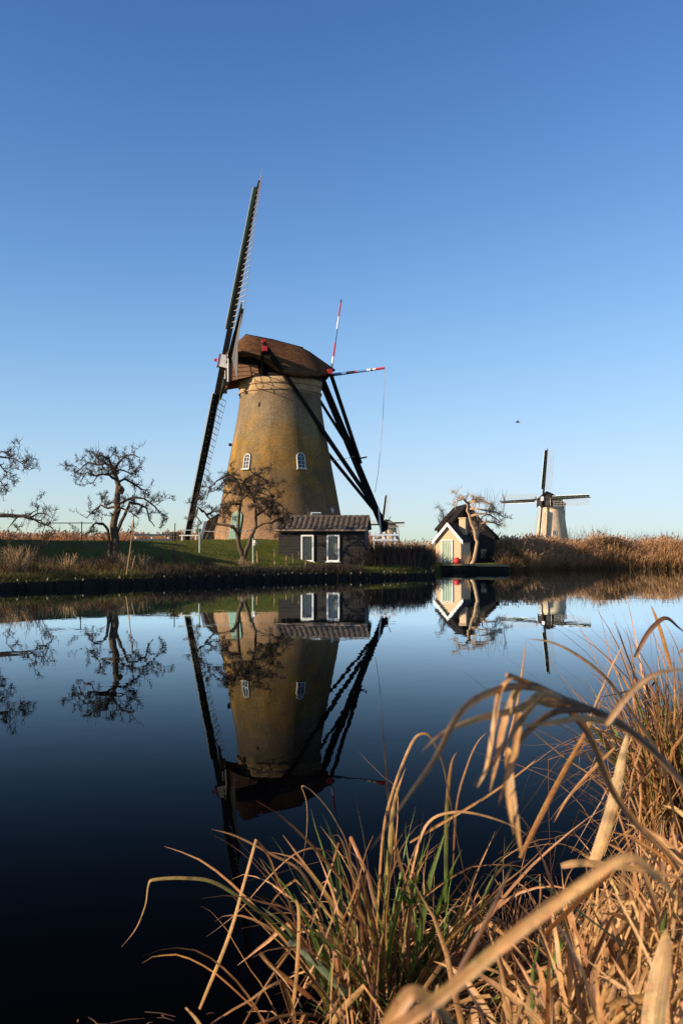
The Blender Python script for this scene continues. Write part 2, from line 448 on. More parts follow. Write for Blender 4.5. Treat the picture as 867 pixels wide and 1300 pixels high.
def mill(name, label, axis, psi, profile, tower_mat, group, door=None, windows=(), full=True, tint_thatch='thatch', sail_rot=0.0):
    """psi: compass turn of the cap; sails face (-sin psi, -cos psi)"""
    root = thing(name, axis, label, 'windmill', group)
    ax = V(axis)
    Fd = V((-math.sin(psi), -math.cos(psi), 0)); Nd = V((math.cos(psi), -math.sin(psi), 0)) if False else V((math.cos(psi), -math.sin(psi), 0))
    # Nd: side of the cap nearest to the viewer
    Z = V((0, 0, 1)); zt = 12.35                                   # top of the brickwork above the base
    def cp(a, b, z): return ax + Fd * a + Nd * b + Z * z            # z above the base
    def rad(z):
        for (z0, r0), (z1, r1) in zip(profile[:-1], profile[1:]):
            if z0 <= z <= z1: return r0 + (r1 - r0) * (z - z0) / (z1 - z0)
        return profile[-1][1]
    t = MB(); t.X = Matrix.Translation(ax)
    t.lathe(profile, 72)
    tw = t.build('tower', tower_mat, root, smooth=True)
    r = MB(); r.X = Matrix.Translation(ax)
    r.lathe([(11.35, rad(11.35) - .06), (11.38, rad(11.38) + .09), (11.5, rad(11.5) + .10), (11.53, rad(11.53) - .06)], 72, closed=False)
    r.lathe([(11.85, rad(11.85) - .06), (11.88, rad(11.9) + .08), (11.98, rad(11.95) + .09), (12.02, rad(12.02) - .06)], 72, closed=False)
    r.build('moulding', M['band'], root)
    for (ang, z, w, h) in windows:
        rr = rad(z + h * .5); slope = (rad(z) - rad(z + h)) / h
        n = V((math.sin(ang), -math.cos(ang), 0)); p = ax + n * (rr + .075) + Z * z
        X = Matrix.Translation(p) @ Matrix.Rotation(ang, 4, 'Z') @ Matrix.Translation((0, slope * h * -.5, 0)) @ Matrix.Rotation(-math.atan(slope), 4, 'X')
        arched_window(X, w, h, root)
    if door:
        ang, w, h = door
        rr = rad(h * .5); slope = (rad(0.1) - rad(h)) / h
        n = V((math.sin(ang), -math.cos(ang), 0)); p = ax + n * (rr + .04)
        X = Matrix.Translation(p) @ Matrix.Rotation(ang, 4, 'Z') @ Matrix.Translation((0, -slope * h * .5, 0.05)) @ Matrix.Rotation(-math.atan(slope), 4, 'X')
        d = MB(); d.X = X; d.prism(arch_poly(w, h), -.03, .2)
        dd = d.build('door', M['green'], root)
        k = MB(); k.X = X
        for i in range(5): k.box((-w / 2 + w * (i + .5) / 5, -.035, h * .42), (w / 5 - .03, .03, h * .8))
        k.build('door_plank', M['green'], dd)
        k = MB(); k.X = X; k.box((w * .38, -.07, h * .42), (.05, .06, .16)); k.build('handle', M['black'], dd)
    # --- cap
    A = [4.15, 3.5, 2.7, 2.05, 1.4, .6, 0, -.75, -1.5, -2.2, -2.8, -3.3, -3.7, -4.05, -4.25]
    ZR = [14.5, 15.22, 16.0, 15.9, 15.78, 15.64, 15.52, 15.36, 15.18, 14.86, 14.44, 14.1, 13.84, 13.6, 13.48]
    HW = [2.5, 2.7, 2.9, 3.1, 3.3, 3.5, 3.62, 3.68, 3.55, 3.25, 2.8, 2.2, 1.55, .85, .15]
    ZE = [14.0, 13.95, 13.88, 13.75, 13.35, 12.72, 12.5, 12.36, 12.34, 12.4, 12.55, 12.75, 13.0, 13.3, 13.45]
    K = 12; c = MB(); vs = []; fs = []
    for a, zr, hw, ze in zip(A, ZR, HW, ZE):
        for k in range(-K, K + 1):
            u = abs(k) / K
            b = hw * (u ** .85) * (1 if k >= 0 else -1)
            z = ze + (zr - ze) * (1 - u ** 1.25)
            vs.append(cp(a, b, z))
    W = 2 * K + 1
    for i in range(len(A) - 1):
        for k in range(2 * K): fs.append((i * W + k, i * W + k + 1, (i + 1) * W + k + 1, (i + 1) * W + k))
    fs.append(tuple(range(W - 1, -1, -1))); fs.append(tuple((len(A) - 1) * W + k for k in range(W)))
    c.add(vs, fs)
    cap = c.build('cap_roof', M[tint_thatch], root, smooth=True)
    if full:
        so = cap.modifiers.new('thick', 'SOLIDIFY'); so.thickness = .28; so.offset = 0
    rb = MB()
    for a0, z0, a1, z1 in ((2.75, 16.1, .6, 15.76), (.6, 15.76, -1.8, 15.2)): rb.bar(cp(a0, 0, z0), cp(a1, 0, z1), .3, .1)
    rb.build('ridge_board', M['tar'], cap)
    # timber ring and inner body of the cap
    rg = MB(); rg.X = Matrix.Translation(ax); rg.lathe([(12.37, 3.1), (12.37, 3.32), (12.62, 3.34), (12.64, 2.6), (14.0, 2.1)], 48, closed=False)
    rg.build('cap_ring', M['tar'], root)
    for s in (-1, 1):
        ck = MB()
        poly = [cp(4.12, s * 2.05, 12.05), cp(4.12, s * 2.05, 14.1), cp(2.0, s * 2.5, 13.9), cp(1.9, s * 2.55, 12.55)]
        inn = [p - Nd * (s * .08) for p in poly]
        ck.add(poly + inn, [(0, 1, 2, 3), (7, 6, 5, 4), (0, 3, 7, 4), (0, 4, 5, 1), (1, 5, 6, 2), (3, 2, 6, 7)])
        for i in range(1, 6):
            z = 12.1 + i * .33
            ck.bar(cp(4.12, s * 2.075, z), cp(1.95, s * 2.55, z + .1), .03, .02)
        ck.build('cap_side_wall', M['plank' if full else 'board'], root)
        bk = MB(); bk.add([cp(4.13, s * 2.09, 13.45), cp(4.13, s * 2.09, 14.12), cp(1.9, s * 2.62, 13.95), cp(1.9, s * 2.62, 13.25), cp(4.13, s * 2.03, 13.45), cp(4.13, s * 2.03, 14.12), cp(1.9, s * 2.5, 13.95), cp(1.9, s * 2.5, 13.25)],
            [(0, 1, 2, 3), (7, 6, 5, 4), (0, 3, 7, 4), (0, 4, 5, 1), (1, 5, 6, 2), (3, 2, 6, 7)]); bk.build('eave_shade_band', M['tar'], root)  # black strip on the cheek paints in the deep shade under the eave
    fr = MB()
    fr.add([cp(4.16, -2.05, 12.1), cp(4.16, 2.05, 12.1), cp(4.16, 2.1, 14.0), cp(4.16, 0, 14.5), cp(4.16, -2.1, 14.0), cp(4.05, -2.05, 12.1), cp(4.05, 2.05, 12.1), cp(4.05, 2.1, 14.0), cp(4.05, 0, 14.5), cp(4.05, -2.1, 14.0)], [(0, 1, 2, 3, 4), (9, 8, 7, 6, 5), (0, 5, 6, 1), (1, 6, 7, 2), (2, 7, 8, 3), (3, 8, 9, 4), (4, 9, 5, 0)])
    fr.build('cap_front', M['plank' if full else 'board'], root)
    for s in (-1, 1):
        p = MB(); p.bar(cp(4.2, s * 2.12, 12.0), cp(4.2, s * 2.12, 14.1), .1, .1); p.build('corner_post', M['white'], root)
        p = MB(); p.bar(cp(4.22, s * 1.9, 11.75), cp(4.22, s * 1.9, 12.9), .28, .28); p.build('beam_foot', M['tar'], root)
    # --- shaft and head
    tau = math.radians(10.7)
    n = (Fd * math.cos(tau) + Z * math.sin(tau)).normalized()
    ztop = (-Fd * math.sin(tau) + Z * math.cos(tau)).normalized()
    hub = cp(4.17, 0, 13.88)
    sh = MB(); sh.tube([hub - n * 2.2, hub + n * .1], .38, 10); sh.build('wind_shaft', M['tar'], root)
    hd = MB(); hd.bar(hub - n * .1, hub + n * .66, .72, 1.0, .68, .95, up=ztop)
    hh = hd.build('shaft_head', M['white'], root)
    rr_ = MB(); rr_.bar(hub - n * .2, hub - n * .1, .80, 1.1, up=ztop); rr_.build('red_band', M['red'], hh)
    rr_ = MB(); rr_.bar(hub + n * .66, hub + n * .72, .74, 1.02, up=ztop); rr_.build('red_band', M['red' if full else 'white'], hh)
    rr_ = MB(); rr_.bar(hub + n * .78, hub + n * 1.0, .2, .2, up=ztop); rr_.build('shaft_pin', M['red'], hh)
    R = 14.95 if full else 14.0; BWD = .48 if full else .62
    for q in range(4):
        ang = sail_rot + q * math.pi / 2
        h2 = hub + n * (-.16 if q % 2 else .28)
        # turning against the clock seen from the front
        u = (Matrix.Rotation(ang, 4, n) @ ztop).normalized()
        ld = n.cross(u).normalized(); tr = -ld
        st = MB(); st.bar(h2 - u * .45, h2 + u * R * .5, .36, .46, .32, .42, up=n); st.bar(h2 + u * R * .5, h2 + u * R, .32, .42, .17, .18, up=n)
        so = st.build('sail', M['tar'], root)
        la = MB(); lb = .03 if full else .05
        nb = 25
        def weather(rr): return math.radians(25 - 20 * (rr - 2.5) / 11.5)
        def edge(rr, dist):
            w = weather(rr); return h2 + u * rr + (tr * math.cos(w) - n * math.sin(w)) * dist
        rs = [2.7 + (R - .4 - 2.7) * i / nb for i in range(nb + 1)]
        for rr in rs: la.bar(edge(rr, -.42), edge(rr, 1.98), .045 if full else .06, lb, up=n)
        for dist in (.7, 1.33, 1.95):
            for r0, r1 in zip(rs[:-1], rs[1:]): la.bar(edge(r0, dist), edge(r1, dist), .05, lb, up=n)
        la.build('lattice', M['lath'], so)
        wb = MB(); wd = MB()
        for r0, r1 in zip(rs[:-1], rs[1:]):
            def lead(rr, k):
                w = math.radians(46 if q % 2 == 0 else 14); return h2 + u * rr + ld * .16 + (ld * math.cos(w) + n * math.sin(w)) * k
            a0, a1, b0, b1 = lead(r0, 0), lead(r1, 0), lead(r0, BWD), lead(r1, BWD)
            e = n * .03
            wb.add([a0, a1, b1, b0, a0 + e, a1 + e, b1 + e, b0 + e], [(0, 1, 2, 3), (7, 6, 5, 4), (0, 4, 5, 1), (3, 2, 6, 7), (0, 3, 7, 4), (1, 5, 6, 2)])
            wd.bar(lead(r0, BWD + .03), lead(r1, BWD + .03), .08, .08, up=n)
        wb.build('wind_board', M['dgreen'], so); wd.build('board_edge', M['white'], so)
    rod = MB(); rod.bar(hub + n * .28 + ztop * (R - .1), hub + n * .28 + ztop * (R + .8), .035); rod.build('lightning_rod', M['lath'], root)
    # --- cross beams, tail
    tail = cp(-8.25, 0, 1.0)
    x1 = 1.6
    bm = MB(); bm.bar(cp(x1, -4.3, 14.15), cp(x1, 4.3, 14.15), .34, .34); b1 = bm.build('cross_beam', M['tar'], root)
    bm = MB(); bm.bar(cp(-3.6, -2.0, 13.0), cp(-3.6, 2.0, 13.0), .32, .32); b2 = bm.build('cross_beam', M['tar'], root)
    for par, aa, bb, z in ((b1, x1, 4.3, 14.15), (b2, -3.6, 2.0, 13.0)):
        for s in (-1, 1):
            e = MB(); e.bar(cp(aa, s * bb, z), cp(aa, s * (bb + .26), z), .37, .37); e.build('beam_end', M['red'], par)
    for s in (-1, 1):
        p = MB(); p.bar(cp(x1 - .12, s * 4.0, 14.2), cp(x1 + .02, s * 4.0, 14.75), .26, .24); po = p.build('beam_peg', M['tar'], root)
        p = MB(); p.bar(cp(x1 + .02, s * 4.0, 14.72), cp(x1 + .1, s * 4.0, 14.9), .28, .26); p.build('peg_cap', M['red'], po)
        p = MB(); p.bar(cp(x1 + .1, s * 3.4, 14.3), cp(x1 + .1, s * 3.0, 12.5), .22, .22); p.build('beam_prop', M['tar'], root)
        p = MB(); p.bar(cp(x1, s * 4.0, 14.5), cp(-8.0, s * .35, 1.9), .30, .30, .24, .24); p.build('long_brace', M['tar'], root)
        p = MB(); p.bar(cp(-3.75, s * 1.85, 12.8), cp(-6.35, s * .25, 6.1), .22, .22); p.build('short_brace', M['tar'], root)
    p = MB(); p.bar(cp(-3.2, 0, 12.9), cp(-8.35, 0, .75), .44, .5, .42, .48); p.build('tail_pole', M['tar'], root)
    p = MB(); p.bar(cp(-2.6, 0, 11.9), cp(-6.0, 0, 6.6), .2, .2); p.build('tail_strut', M['tar'], root)
    p = MB(); p.bar(cp(-8.3, -.7, 1.25), cp(-8.3, .7, 1.25), .22, .22)
    p.tube([cp(-8.3, -.35, 1.25), cp(-8.3, .35, 1.25)], .26, 12)
    for i in range(6):
        t_ = math.pi * i / 6 * 2
        p.bar(cp(-8.3, .72, 1.25), cp(-8.3, .72, 1.25) + (Fd * math.cos(t_) + Z * math.sin(t_)) * .75, .06, .05)
    p.build('winch', M['tar'], root)
    p = MB(); p.bar(cp(-6.4, 0, 6.55), cp(-6.9, .0, 6.65), .12, .12); p.build('rope_hook', M['tar'], root)
    return root, cp

PROF = [(-.4, 5.3), (0, 5.18), (.4, 5.1), (1.2, 4.93), (2.2, 4.71), (4, 4.38), (5.5, 4.09), (7.5, 3.73), (9.2, 3.42), (10.3, 3.25), (11.3, 3.17), (12.0, 3.2), (12.35, 3.3)]
main_mill, cp = mill('windmill', 'large ochre brick windmill with brown thatched cap, standing closest across the water', MILL, math.radians(80.8), PROF, M['tower'], None,
    door=(math.radians(-37), 1.05, 2.15), windows=((math.radians(-34), 5.3, .6, 1.2), (math.radians(26), 5.3, .66, 1.25)), sail_rot=math.radians(2))
# extras that only the near mill shows
Zv = V((0, 0, 1))
def stripes(name, p0, p1, bands, r0, r1, parent):
    """a tapering pole: dark core with each painted band its own piece"""
    p0, p1 = V(p0), V(p1); first = None
    for a, b, mt in bands:
        m_ = MB(); m_.tube([p0.lerp(p1, a), p0.lerp(p1, b)], [r0 + (r1 - r0) * a, r0 + (r1 - r0) * b], 8)
        if first is None: first = m_.build(name, M[mt], parent)
        else: m_.build('painted_band', M[mt], first)
pA = cp(-3.95, .3, 13.0); pB = pt(433, 380, 77.6)
stripes('striped_pole', pA, pB, [(0, .1, 'tar'), (.1, .26, 'white'), (.26, .44, 'red'), (.44, .62, 'blue'), (.62, .78, 'white'), (.78, .96, 'red'), (.96, 1, 'black')], .085, .05, main_mill)
pA = cp(-3.9, 1.0, 12.95); pB = pt(488.5, 467, 77.2)
stripes('striped_pole', pA, pB, [(0, .28, 'blue'), (.28, .44, 'black'), (.44, .48, 'red'), (.48, .66, 'blue'), (.66, .74, 'white'), (.74, .77, 'black'), (.77, .83, 'white'), (.83, 1, 'red')], .13, .09, main_mill)
rp = MB(); pts = [pB + V((-.03, 0, -.1))]
for px, py in ((486.5, 520), (484, 560), (480, 600), (476, 625)): pts.append(pt(px, py, 77.4))
rp.tube(pts, .018, 4); rp.build('rope', M['lath'], main_mill)
rp = MB(); rp.tube([pt(419, 585, 77), pt(436, 583, 77.2), pt(450, 579, 77.6)], .02, 4); rp.build('rope', M['lath'], main_mill)
# porch wing at the left foot of the tower
pc = MB()
a0, a1, a2, a3 = pt(255.5, 688, 76.5), pt(262, 662, 76.7), pt(272, 655, 76.8), pt(281, 650, 76.9)
b0 = pt(300, 688, 76); back = V((.8, 4.2, 0))
fv = [a0, a1, a2, a3, pt(300, 652, 76), b0]
fv = [V((p.x, p.y, p.z)) for p in fv]
bv = [p + back for p in fv]; n = 6
pc.add(fv + bv, [tuple(range(n))[::-1], tuple(range(n, 2 * n))] + [(i, (i + 1) % n, n + (i + 1) % n, n + i) for i in range(n)])
porch = pc.build('porch_wing', M['tower'], main_mill)
q = MB(); q.bar(a0 + V((-.06, -.03, 0)), a1 + V((-.06, -.03, 0)), .22, .2, .14, .2); q.build('white_edge', M['white'], porch)
q = MB(); c0 = pt(268, 684, 76.15); q.box(c0, (.36, .12, .4)); q.build('vent', M['black'], porch)
q = MB(); q.box(pt(305, 503, 74.65), (.09, .1, .32)); q.build('slit_vent', M['black'], main_mill)
q = MB(); q.box(pt(292.5, 564.5, 77.2), (.22, .3, .2)); q.build('wall_bracket', M['black'], main_mill)
q = MB(); q.tube([pt(421, 652, 75.6), pt(421.5, 648, 75.4), pt(420.5, 645, 75.3)], [.1, .14, .05], 8); q.build('wall_lamp', M['white'], main_mill)
q = MB(); q.box(pt(401, 653, 73.5), (.75, .3, .3)); lowwin = q.build('low_window', M['white_blue'], main_mill)
q = MB(); q.box(pt(401, 653, 73.32), (.6, .04, .2)); q.build('pane', M['glass'], lowwin)
# white guide post by the winch
q = MB(); q.bar(pt(484.2, 684, 78.3), pt(480.5, 645, 78.3), .2, .12, .14, .1); q.build('guide_post', M['white'], main_mill)

# distant mills
FPROF = [(-1, 5.3), (0, 5.0), (2, 4.6), (5, 4.1), (8, 3.65), (11.3, 3.2), (12.35, 3.3)]
D2 = 270
mx = (700.5 - 433.5) / F * D2
mill('windmill', 'distant cream windmill rising behind the tall reeds at the right', (mx, D2, 2.55), math.radians(43), FPROF, M['far_tower'], None,
    windows=((math.radians(-3), 4.2, .95, 1.4),), full=False, tint_thatch='thatch_dark')
D3 = 470
mx = (494.5 - 433.5) / F * D3
mill('windmill', 'smallest farthest windmill seen low beside the tail pole of the big one', (mx, D3, 2.2), math.radians(48), FPROF, M['far_tower'], None, full=False, tint_thatch='thatch_dark')

# ------------------------------------------------------------------ black shed
SH = V((-1.35, 67.2, .78)); TH = math.radians(-5.7)
shed = thing('shed', SH, 'low black weatherboarded shed with tiled roof and two white windows', 'shed', None, TH)
SX = Matrix.Translation(SH) @ Matrix.Rotation(TH, 4, 'Z')
def smb():
    m_ = MB(); m_.X = SX; return m_
hw_, dp = 2.93, 3.6
w = smb()
zw = 2.42
# each wall clad in overlapping boards
nb = 11
for i in range(nb):
    z0 = zw * i / nb; z1 = zw * (i + 1) / nb + .012
    w.add([(-hw_, -.035, z0), (hw_, -.035, z0), (hw_, -.005, z1), (-hw_, -.005, z1), (-hw_, .1, z0), (hw_, .1, z0), (hw_, .1, z1), (-hw_, .1, z1)],
          [(0, 1, 2, 3), (4, 7, 6, 5), (0, 4, 5, 1), (3, 2, 6, 7), (0, 3, 7, 4), (1, 5, 6, 2)])
gz = 3.32
for s in (-1, 1):
    x0, x1 = (s * hw_, s * (hw_ - .1))
    pl = [(x0, .103, 0), (x0, dp, 0), (x0, dp, zw), (x0, dp / 2, gz - .05), (x0, .103, zw)]
    pi_ = [(x1, y, z) for _, y, z in pl]
    fs = [(0, 1, 2, 3, 4) if s > 0 else (4, 3, 2, 1, 0), (9, 8, 7, 6, 5) if s > 0 else (5, 6, 7, 8, 9)] + [(i, (i + 1) % 5, 5 + (i + 1) % 5, 5 + i) for i in range(5)]
    w.add(pl + pi_, fs)
w.box((0, dp, zw / 2), (2 * hw_ - .21, .1, zw))
w.build('wall', M['board'], shed)
# pantile roof, rolls across and steps down the slope
def pantile(X, x0, x1, y0, z0, y1, z1, roll=.245, courses=6):
    m_ = MB(); m_.X = X
    nx = int((x1 - x0) / roll * 8); vs = []; fs = []
    sl = math.hypot(y1 - y0, z1 - z0); ny, nz = -(z1 - z0) / sl, (y1 - y0) / sl
    if nz < 0: ny, nz = -ny, -nz
    rows = []
    for c_ in range(courses): rows += [(c_ / courses, .05), ((c_ + .98) / courses, .0)]
    for t_, lift in rows:
        for i in range(nx + 1):
            x = x0 + (x1 - x0) * i / nx
            col_i = math.floor((x - x0) / roll)
            jit = .012 * math.sin(col_i * 12.9 + round(t_ * courses) * 7.3)
            hgt = .085 * (abs(math.sin(math.pi * (x - x0) / roll)) ** .8) + lift + jit
            vs.append((x, y0 + (y1 - y0) * t_ + ny * hgt, z0 + (z1 - z0) * t_ + nz * hgt))
    for r_ in range(len(rows) - 1):
        for i in range(nx): fs.append((r_ * (nx + 1) + i, r_ * (nx + 1) + i + 1, (r_ + 1) * (nx + 1) + i + 1, (r_ + 1) * (nx + 1) + i))
    m_.add(vs, fs); return m_
rf = pantile(SX, -hw_ - .25, hw_ + .2, -.3, zw - .02, dp / 2, gz, .36)
roof = rf.build('roof', M['tile'], shed)
so = roof.modifiers.new('thick', 'SOLIDIFY'); so.thickness = .05
rf = pantile(SX, -hw_ - .25, hw_ + .2, dp + .3, zw - .02, dp / 2, gz, .36)
r2 = rf.build('roof', M['tile'], shed); so = r2.modifiers.new('thick', 'SOLIDIFY'); so.thickness = .05
rd = smb()
nr = 16
for i in range(nr):
    x = -hw_ - .25 + (2 * hw_ + .45) * (i + .5) / nr
    L = (2 * hw_ + .45) / nr
    rd.tube([(x - L * .5, dp / 2, gz + .03), (x + L * .45, dp / 2, gz + .05)], [.12, .135], 8)
rd.build('ridge_tile', M['tile'], roof)
g = smb(); g.box((-.02, -.26, zw - .07), (2 * hw_ + .42, .06, .15)); g.build('fascia', M['fascia'], shed)
g = smb(); g.tube([(-hw_ - .27, -.36, zw - .05), (hw_ + .2, -.36, zw - .06)], .06, 8); g.build('gutter', M['fascia'], shed)
for x0 in (-.95, .80):
    fr = smb(); ww, wh, zb = .86, 1.8, .27
    for dx in (-ww / 2 + .05, ww / 2 - .05): fr.box((x0 + dx, -.09, zb + wh / 2), (.1, .1, wh))
    for dz in (.05, wh - .05): fr.box((x0, -.09, zb + dz), (ww - .2, .1, .1))
    f = fr.build('window', M['white'], shed)
    sl = smb(); sl.box((x0, -.12, zb - .03), (ww + .16, .2, .06)); sl.build('sill', M['white'], f)
    pn = smb(); pn.box((x0, -.065, zb + wh / 2), (ww - .2, .02, wh - .2)); pn.build('pane', M['glass'], f)
# pale curtain behind the right pane shows as a light patch
cu = smb(); cu.box((.98, -.079, 1.0), (.2, .006, .95)); cu.box((.82, -.079, .78), (.12, .006, .5)); cu.build('curtain', mat('net_curtain', (.16, .17, .15), (.10, .11, .10), 6, .9), shed)

# ------------------------------------------------------------------ farmhouse
HP = pt(569, 715, 91); HP.z = .62
TH2 = math.radians(-26)
house = thing('farmhouse', HP, 'small ochre brick house with white gable boards and tall black main building', 'house', None, TH2)
HX = Matrix.Translation(HP) @ Matrix.Rotation(TH2, 4, 'Z')
def hmb():
    m_ = MB(); m_.X = HX; return m_
aw, ez, rz_ = 1.22, 2.15, 3.6
an = hmb(); an.prism([(-aw, 0), (aw, 0), (aw, ez), (0, rz_), (-aw, ez)], 0, 2.6); an.build('annex_wall', M['house_brick'], house)
an = hmb()
for s in (-1, 1):
    an.add([(s * (aw + .18), -.2, ez - .12), (0, -.2, rz_ + .1), (0, 2.8, rz_ + .1), (s * (aw + .18), 2.8, ez - .12), (s * (aw + .18), -.2, ez + .0), (0, -.2, rz_ + .24), (0, 2.8, rz_ + .24), (s * (aw + .18), 2.8, ez + .0)],
        [(0, 1, 2, 3), (7, 6, 5, 4), (0, 4, 5, 1), (3, 2, 6, 7), (0, 3, 7, 4), (1, 5, 6, 2)])
m_dark = mat('dark_tiles', (.022, .018, .016), (.012, .011, .010), 5, .95, .4, spec=.05)
an.build('annex_roof', mat('annex_tiles', (.035, .028, .024), (.02, .017, .015), 5, .9, .4), house)
bg = hmb()
for s in (-1, 1): bg.bar((s * (aw + .22), -.23, ez - .13), (s * .0, -.23, rz_ + .1), .06, .3, up=(0, -1, 0)) if False else None
for s in (-1, 1):
    x0, z0, x1, z1 = s * (aw + .26), ez - .2, 0, rz_ + .16
    bg.add([(x0, -.26, z0 - .12), (x1, -.26, z1 - .26), (x1, -.26, z1 + .1), (x0, -.26, z0 + .22), (x0, -.205, z0 - .12), (x1, -.205, z1 - .26), (x1, -.205, z1 + .1), (x0, -.205, z0 + .22)],
        [(0, 1, 2, 3), (7, 6, 5, 4), (0, 4, 5, 1), (3, 2, 6, 7), (0, 3, 7, 4), (1, 5, 6, 2)])
bg.build('barge_board', M['white'], house)
d = hmb(); d.box((-.1, -.03, 1.03), (.9, .08, 2.06)); dr = d.build('door', M['door_pale'], house)
d = hmb()
for dx in (-.5, .5): d.box((-.1 + dx, -.05, 1.07), (.1, .12, 2.14))
d.box((-.1, -.05, 2.19), (1.1, .12, .1)); d.build('door_frame', M['white'], dr)
d = hmb()
for k in range(4): d.box((-.1 - .33 + .22 * k, -.078, 1.0), (.02, .02, 1.9))
d.build('door_plank', M['dgreen'], dr)
# main building, black tarred gable turned to the water
MO = pt(594, 712, 94.2); MO.z = .62
MX = Matrix.Translation(MO) @ Matrix.Rotation(math.radians(4), 4, 'Z')
def xmb():
    m_ = MB(); m_.X = MX; return m_
gp = [(-1.75, 0), (2.6, 0), (2.6, 2.55), (1.25, 3.95), (0, 5.5), (-1.75, 3.55)]
mw = xmb(); mw.prism(gp, 0, 7); mw.build('main_wall', M['board'], house)
for seg in ([(0, 5.52), (-2.0, 3.3)], [(0, 5.52), (1.28, 3.95), (2.95, 2.3)]):
    r_ = xmb(); n = len(seg)
    poly = seg + [(x, z + .24) for x, z in seg[::-1]]
    r_.prism(poly, -.3, 7.2); r_.build('main_roof', m_dark, house)
ch = hmb(); ch.box((.75, 2.0, 3.5), (.62, .5, 1.5)); ch.box((.75, 2.0, 4.3), (.74, .62, .1)); ch.build('chimney', M['house_brick'], house)
e = hmb(); e.bar((aw + .22, .1, ez - .12), (aw + .22, 2.5, ez - .1), .07, .07); e.build('gutter', M['slate_rail'], house)
for (xx, zz, s_) in ((1.5, .5, .7), (.7, 2.9, .6)):
    f = xmb(); f.box((xx, -.03, zz + .5), (s_, .06, 1.0)); fo = f.build('window', M['board'], house)
    f = xmb(); f.box((xx, -.07, zz + .5), (s_ - .14, .02, .86)); f.build('pane', M['glass'], fo)
# lean-to at the right foot
lt = xmb(); lt.prism([(2.62, 0), (3.3, 0), (3.3, 1.3), (2.62, 1.6)], .5, 2.5); lt.build('lean_to', M['board'], house)

# quay in front of the house
qy = MB(); 
def slab(m_, pts, z0, z1):
    n = len(pts); vs = [(x, y, z0) for x, y in pts] + [(x, y, z1) for x, y in pts]
    m_.add(vs, [tuple(range(n))[::-1], tuple(range(n, 2 * n))] + [(i, (i + 1) % n, n + (i + 1) % n, n + i) for i in range(n)])
slab(qy, [(8.9, 88.3), (9.9, 88.36), (11.9, 88.28), (11.9, 89.6), (8.9, 89.6)], .54, .70); slab(qy, [(11.93, 88.42), (13.4, 88.36), (14.9, 88.5), (14.9, 89.6), (11.93, 89.6)], .46, .64)
qt = thing('quay', (8.9, 88.3, 0), 'low stone quay edge along the water before the house', 'quay')
qy.build('coping', M['quay'], qt)
qw = MB(); slab(qw, [(8.95, 88.42), (14.85, 88.55), (14.85, 89.5), (8.95, 89.5)], -.4, .455); qw.build('quay_wall', M['wet_board'], qt)

# red pot
pot = thing('flower_pot', pt(580, 716, 90.2), 'small round red pot beside the pale house door', 'pot')
pot.location.z = .61; pot.matrix_basis = Matrix.Translation(pot.location)
m_ = MB(); m_.X = Matrix.Translation(pot.location); m_.lathe([(0, .16), (.12, .3), (.35, .34), (.52, .24), (.58, .18)], 16); m_.build('bowl', M['red'], pot, smooth=True)
m_ = MB(); m_.X = Matrix.Translation(pot.location); m_.lathe([(.58, .2), (.64, .21), (.65, .1)], 16); m_.build('rim', M['red'], pot)

# ------------------------------------------------------------------ fences, poles
def rail_fence(name, label, pxs, y_base, y_top, rails, D, m1, m2, pw=.12, cat='fence'):
    P0 = pt(pxs[0], y_base, D)
    P0.z = hz(P0.x, P0.y)
    r = thing(name, P0, label, cat)
    for px in pxs:
        p = pt(px, y_base, D); q = pt(px, y_top, D); p.z = hz(p.x, p.y) - .1
        m_ = MB(); m_.bar(p, q, pw, pw); m_.build('post', m1, r)
    for yy in rails:
        m_ = MB(); a = pt(pxs[0] - 2, yy, D - .1); b = pt(pxs[-1] + 4, yy, D - .1)
        k = 6; prev = a
        for i in range(1, k + 1):
            c = a.lerp(b, i / k) + V((0, 0, random.uniform(-.02, .02))); m_.bar(prev, c, .05, .14); prev = c
        m_.build('rail', m2, r)
    return r
rail_fence('rail_fence', 'white two rail fence beside the foot of the big mill tail pole', [474.5, 487.5, 501], 694, 676, [679, 685.5], 74, M['white'], M['white_blue'])
rail_fence('rail_fence', 'grey railed fence with white posts on the dike left of the big mill', [172, 192.5, 213.5], 692, 678, [679, 685.5], 74, M['white'], M['slate_rail'], .09)
def t_pole(label, px, ytop, D, arm0, arm1, m1, w=.07):
    p = pt(px, 700, D); p.z = hz(p.x, p.y); top = pt(px, ytop, D)
    r = thing('clothes_pole', p, label, 'pole')
    m_ = MB(); m_.tube([p - V((0, 0, .2)), V((p.x, p.y, top.z))], w / 2, 8); m_.build('post', m1, r)
    if arm1 > arm0:
        m_ = MB(); m_.bar(pt(arm0, ytop + 2, D), pt(arm1, ytop + 2, D), .07, .06); m_.build('cross_arm', m1, r)
    return r, top
r1, ta = t_pole('pale green clothes pole with long cross arm left of the gnarled tree', 253.5, 671, 64, 227, 257, M['pale_green'], .11)
r2_, tb = t_pole('pale green clothes pole standing just right of the gnarled tree', 321.5, 671, 64, 318, 324, M['pale_green'], .11)
t_pole('dark pole with a wide cross arm behind the left pear tree', 103.5, 662, 70, 60, 118, M['slate_rail'], .07)
t_pole('thin dark stick pole on the dike right of the grey fence', 222, 664, 74, 0, 0, M['tar'], .07)
m_ = MB(); a = pt(255, 674, 64); b = pt(321, 674, 64)
m_.tube([a.lerp(b, i / 8) - V((0, 0, .06 * (1 - (i / 4 - 1) ** 2))) for i in range(9)], .016, 4)
tag(m_.build('clothes_line', M['white'], None, loc=a), 'white washing line strung between the two pale green poles', 'clothes line')
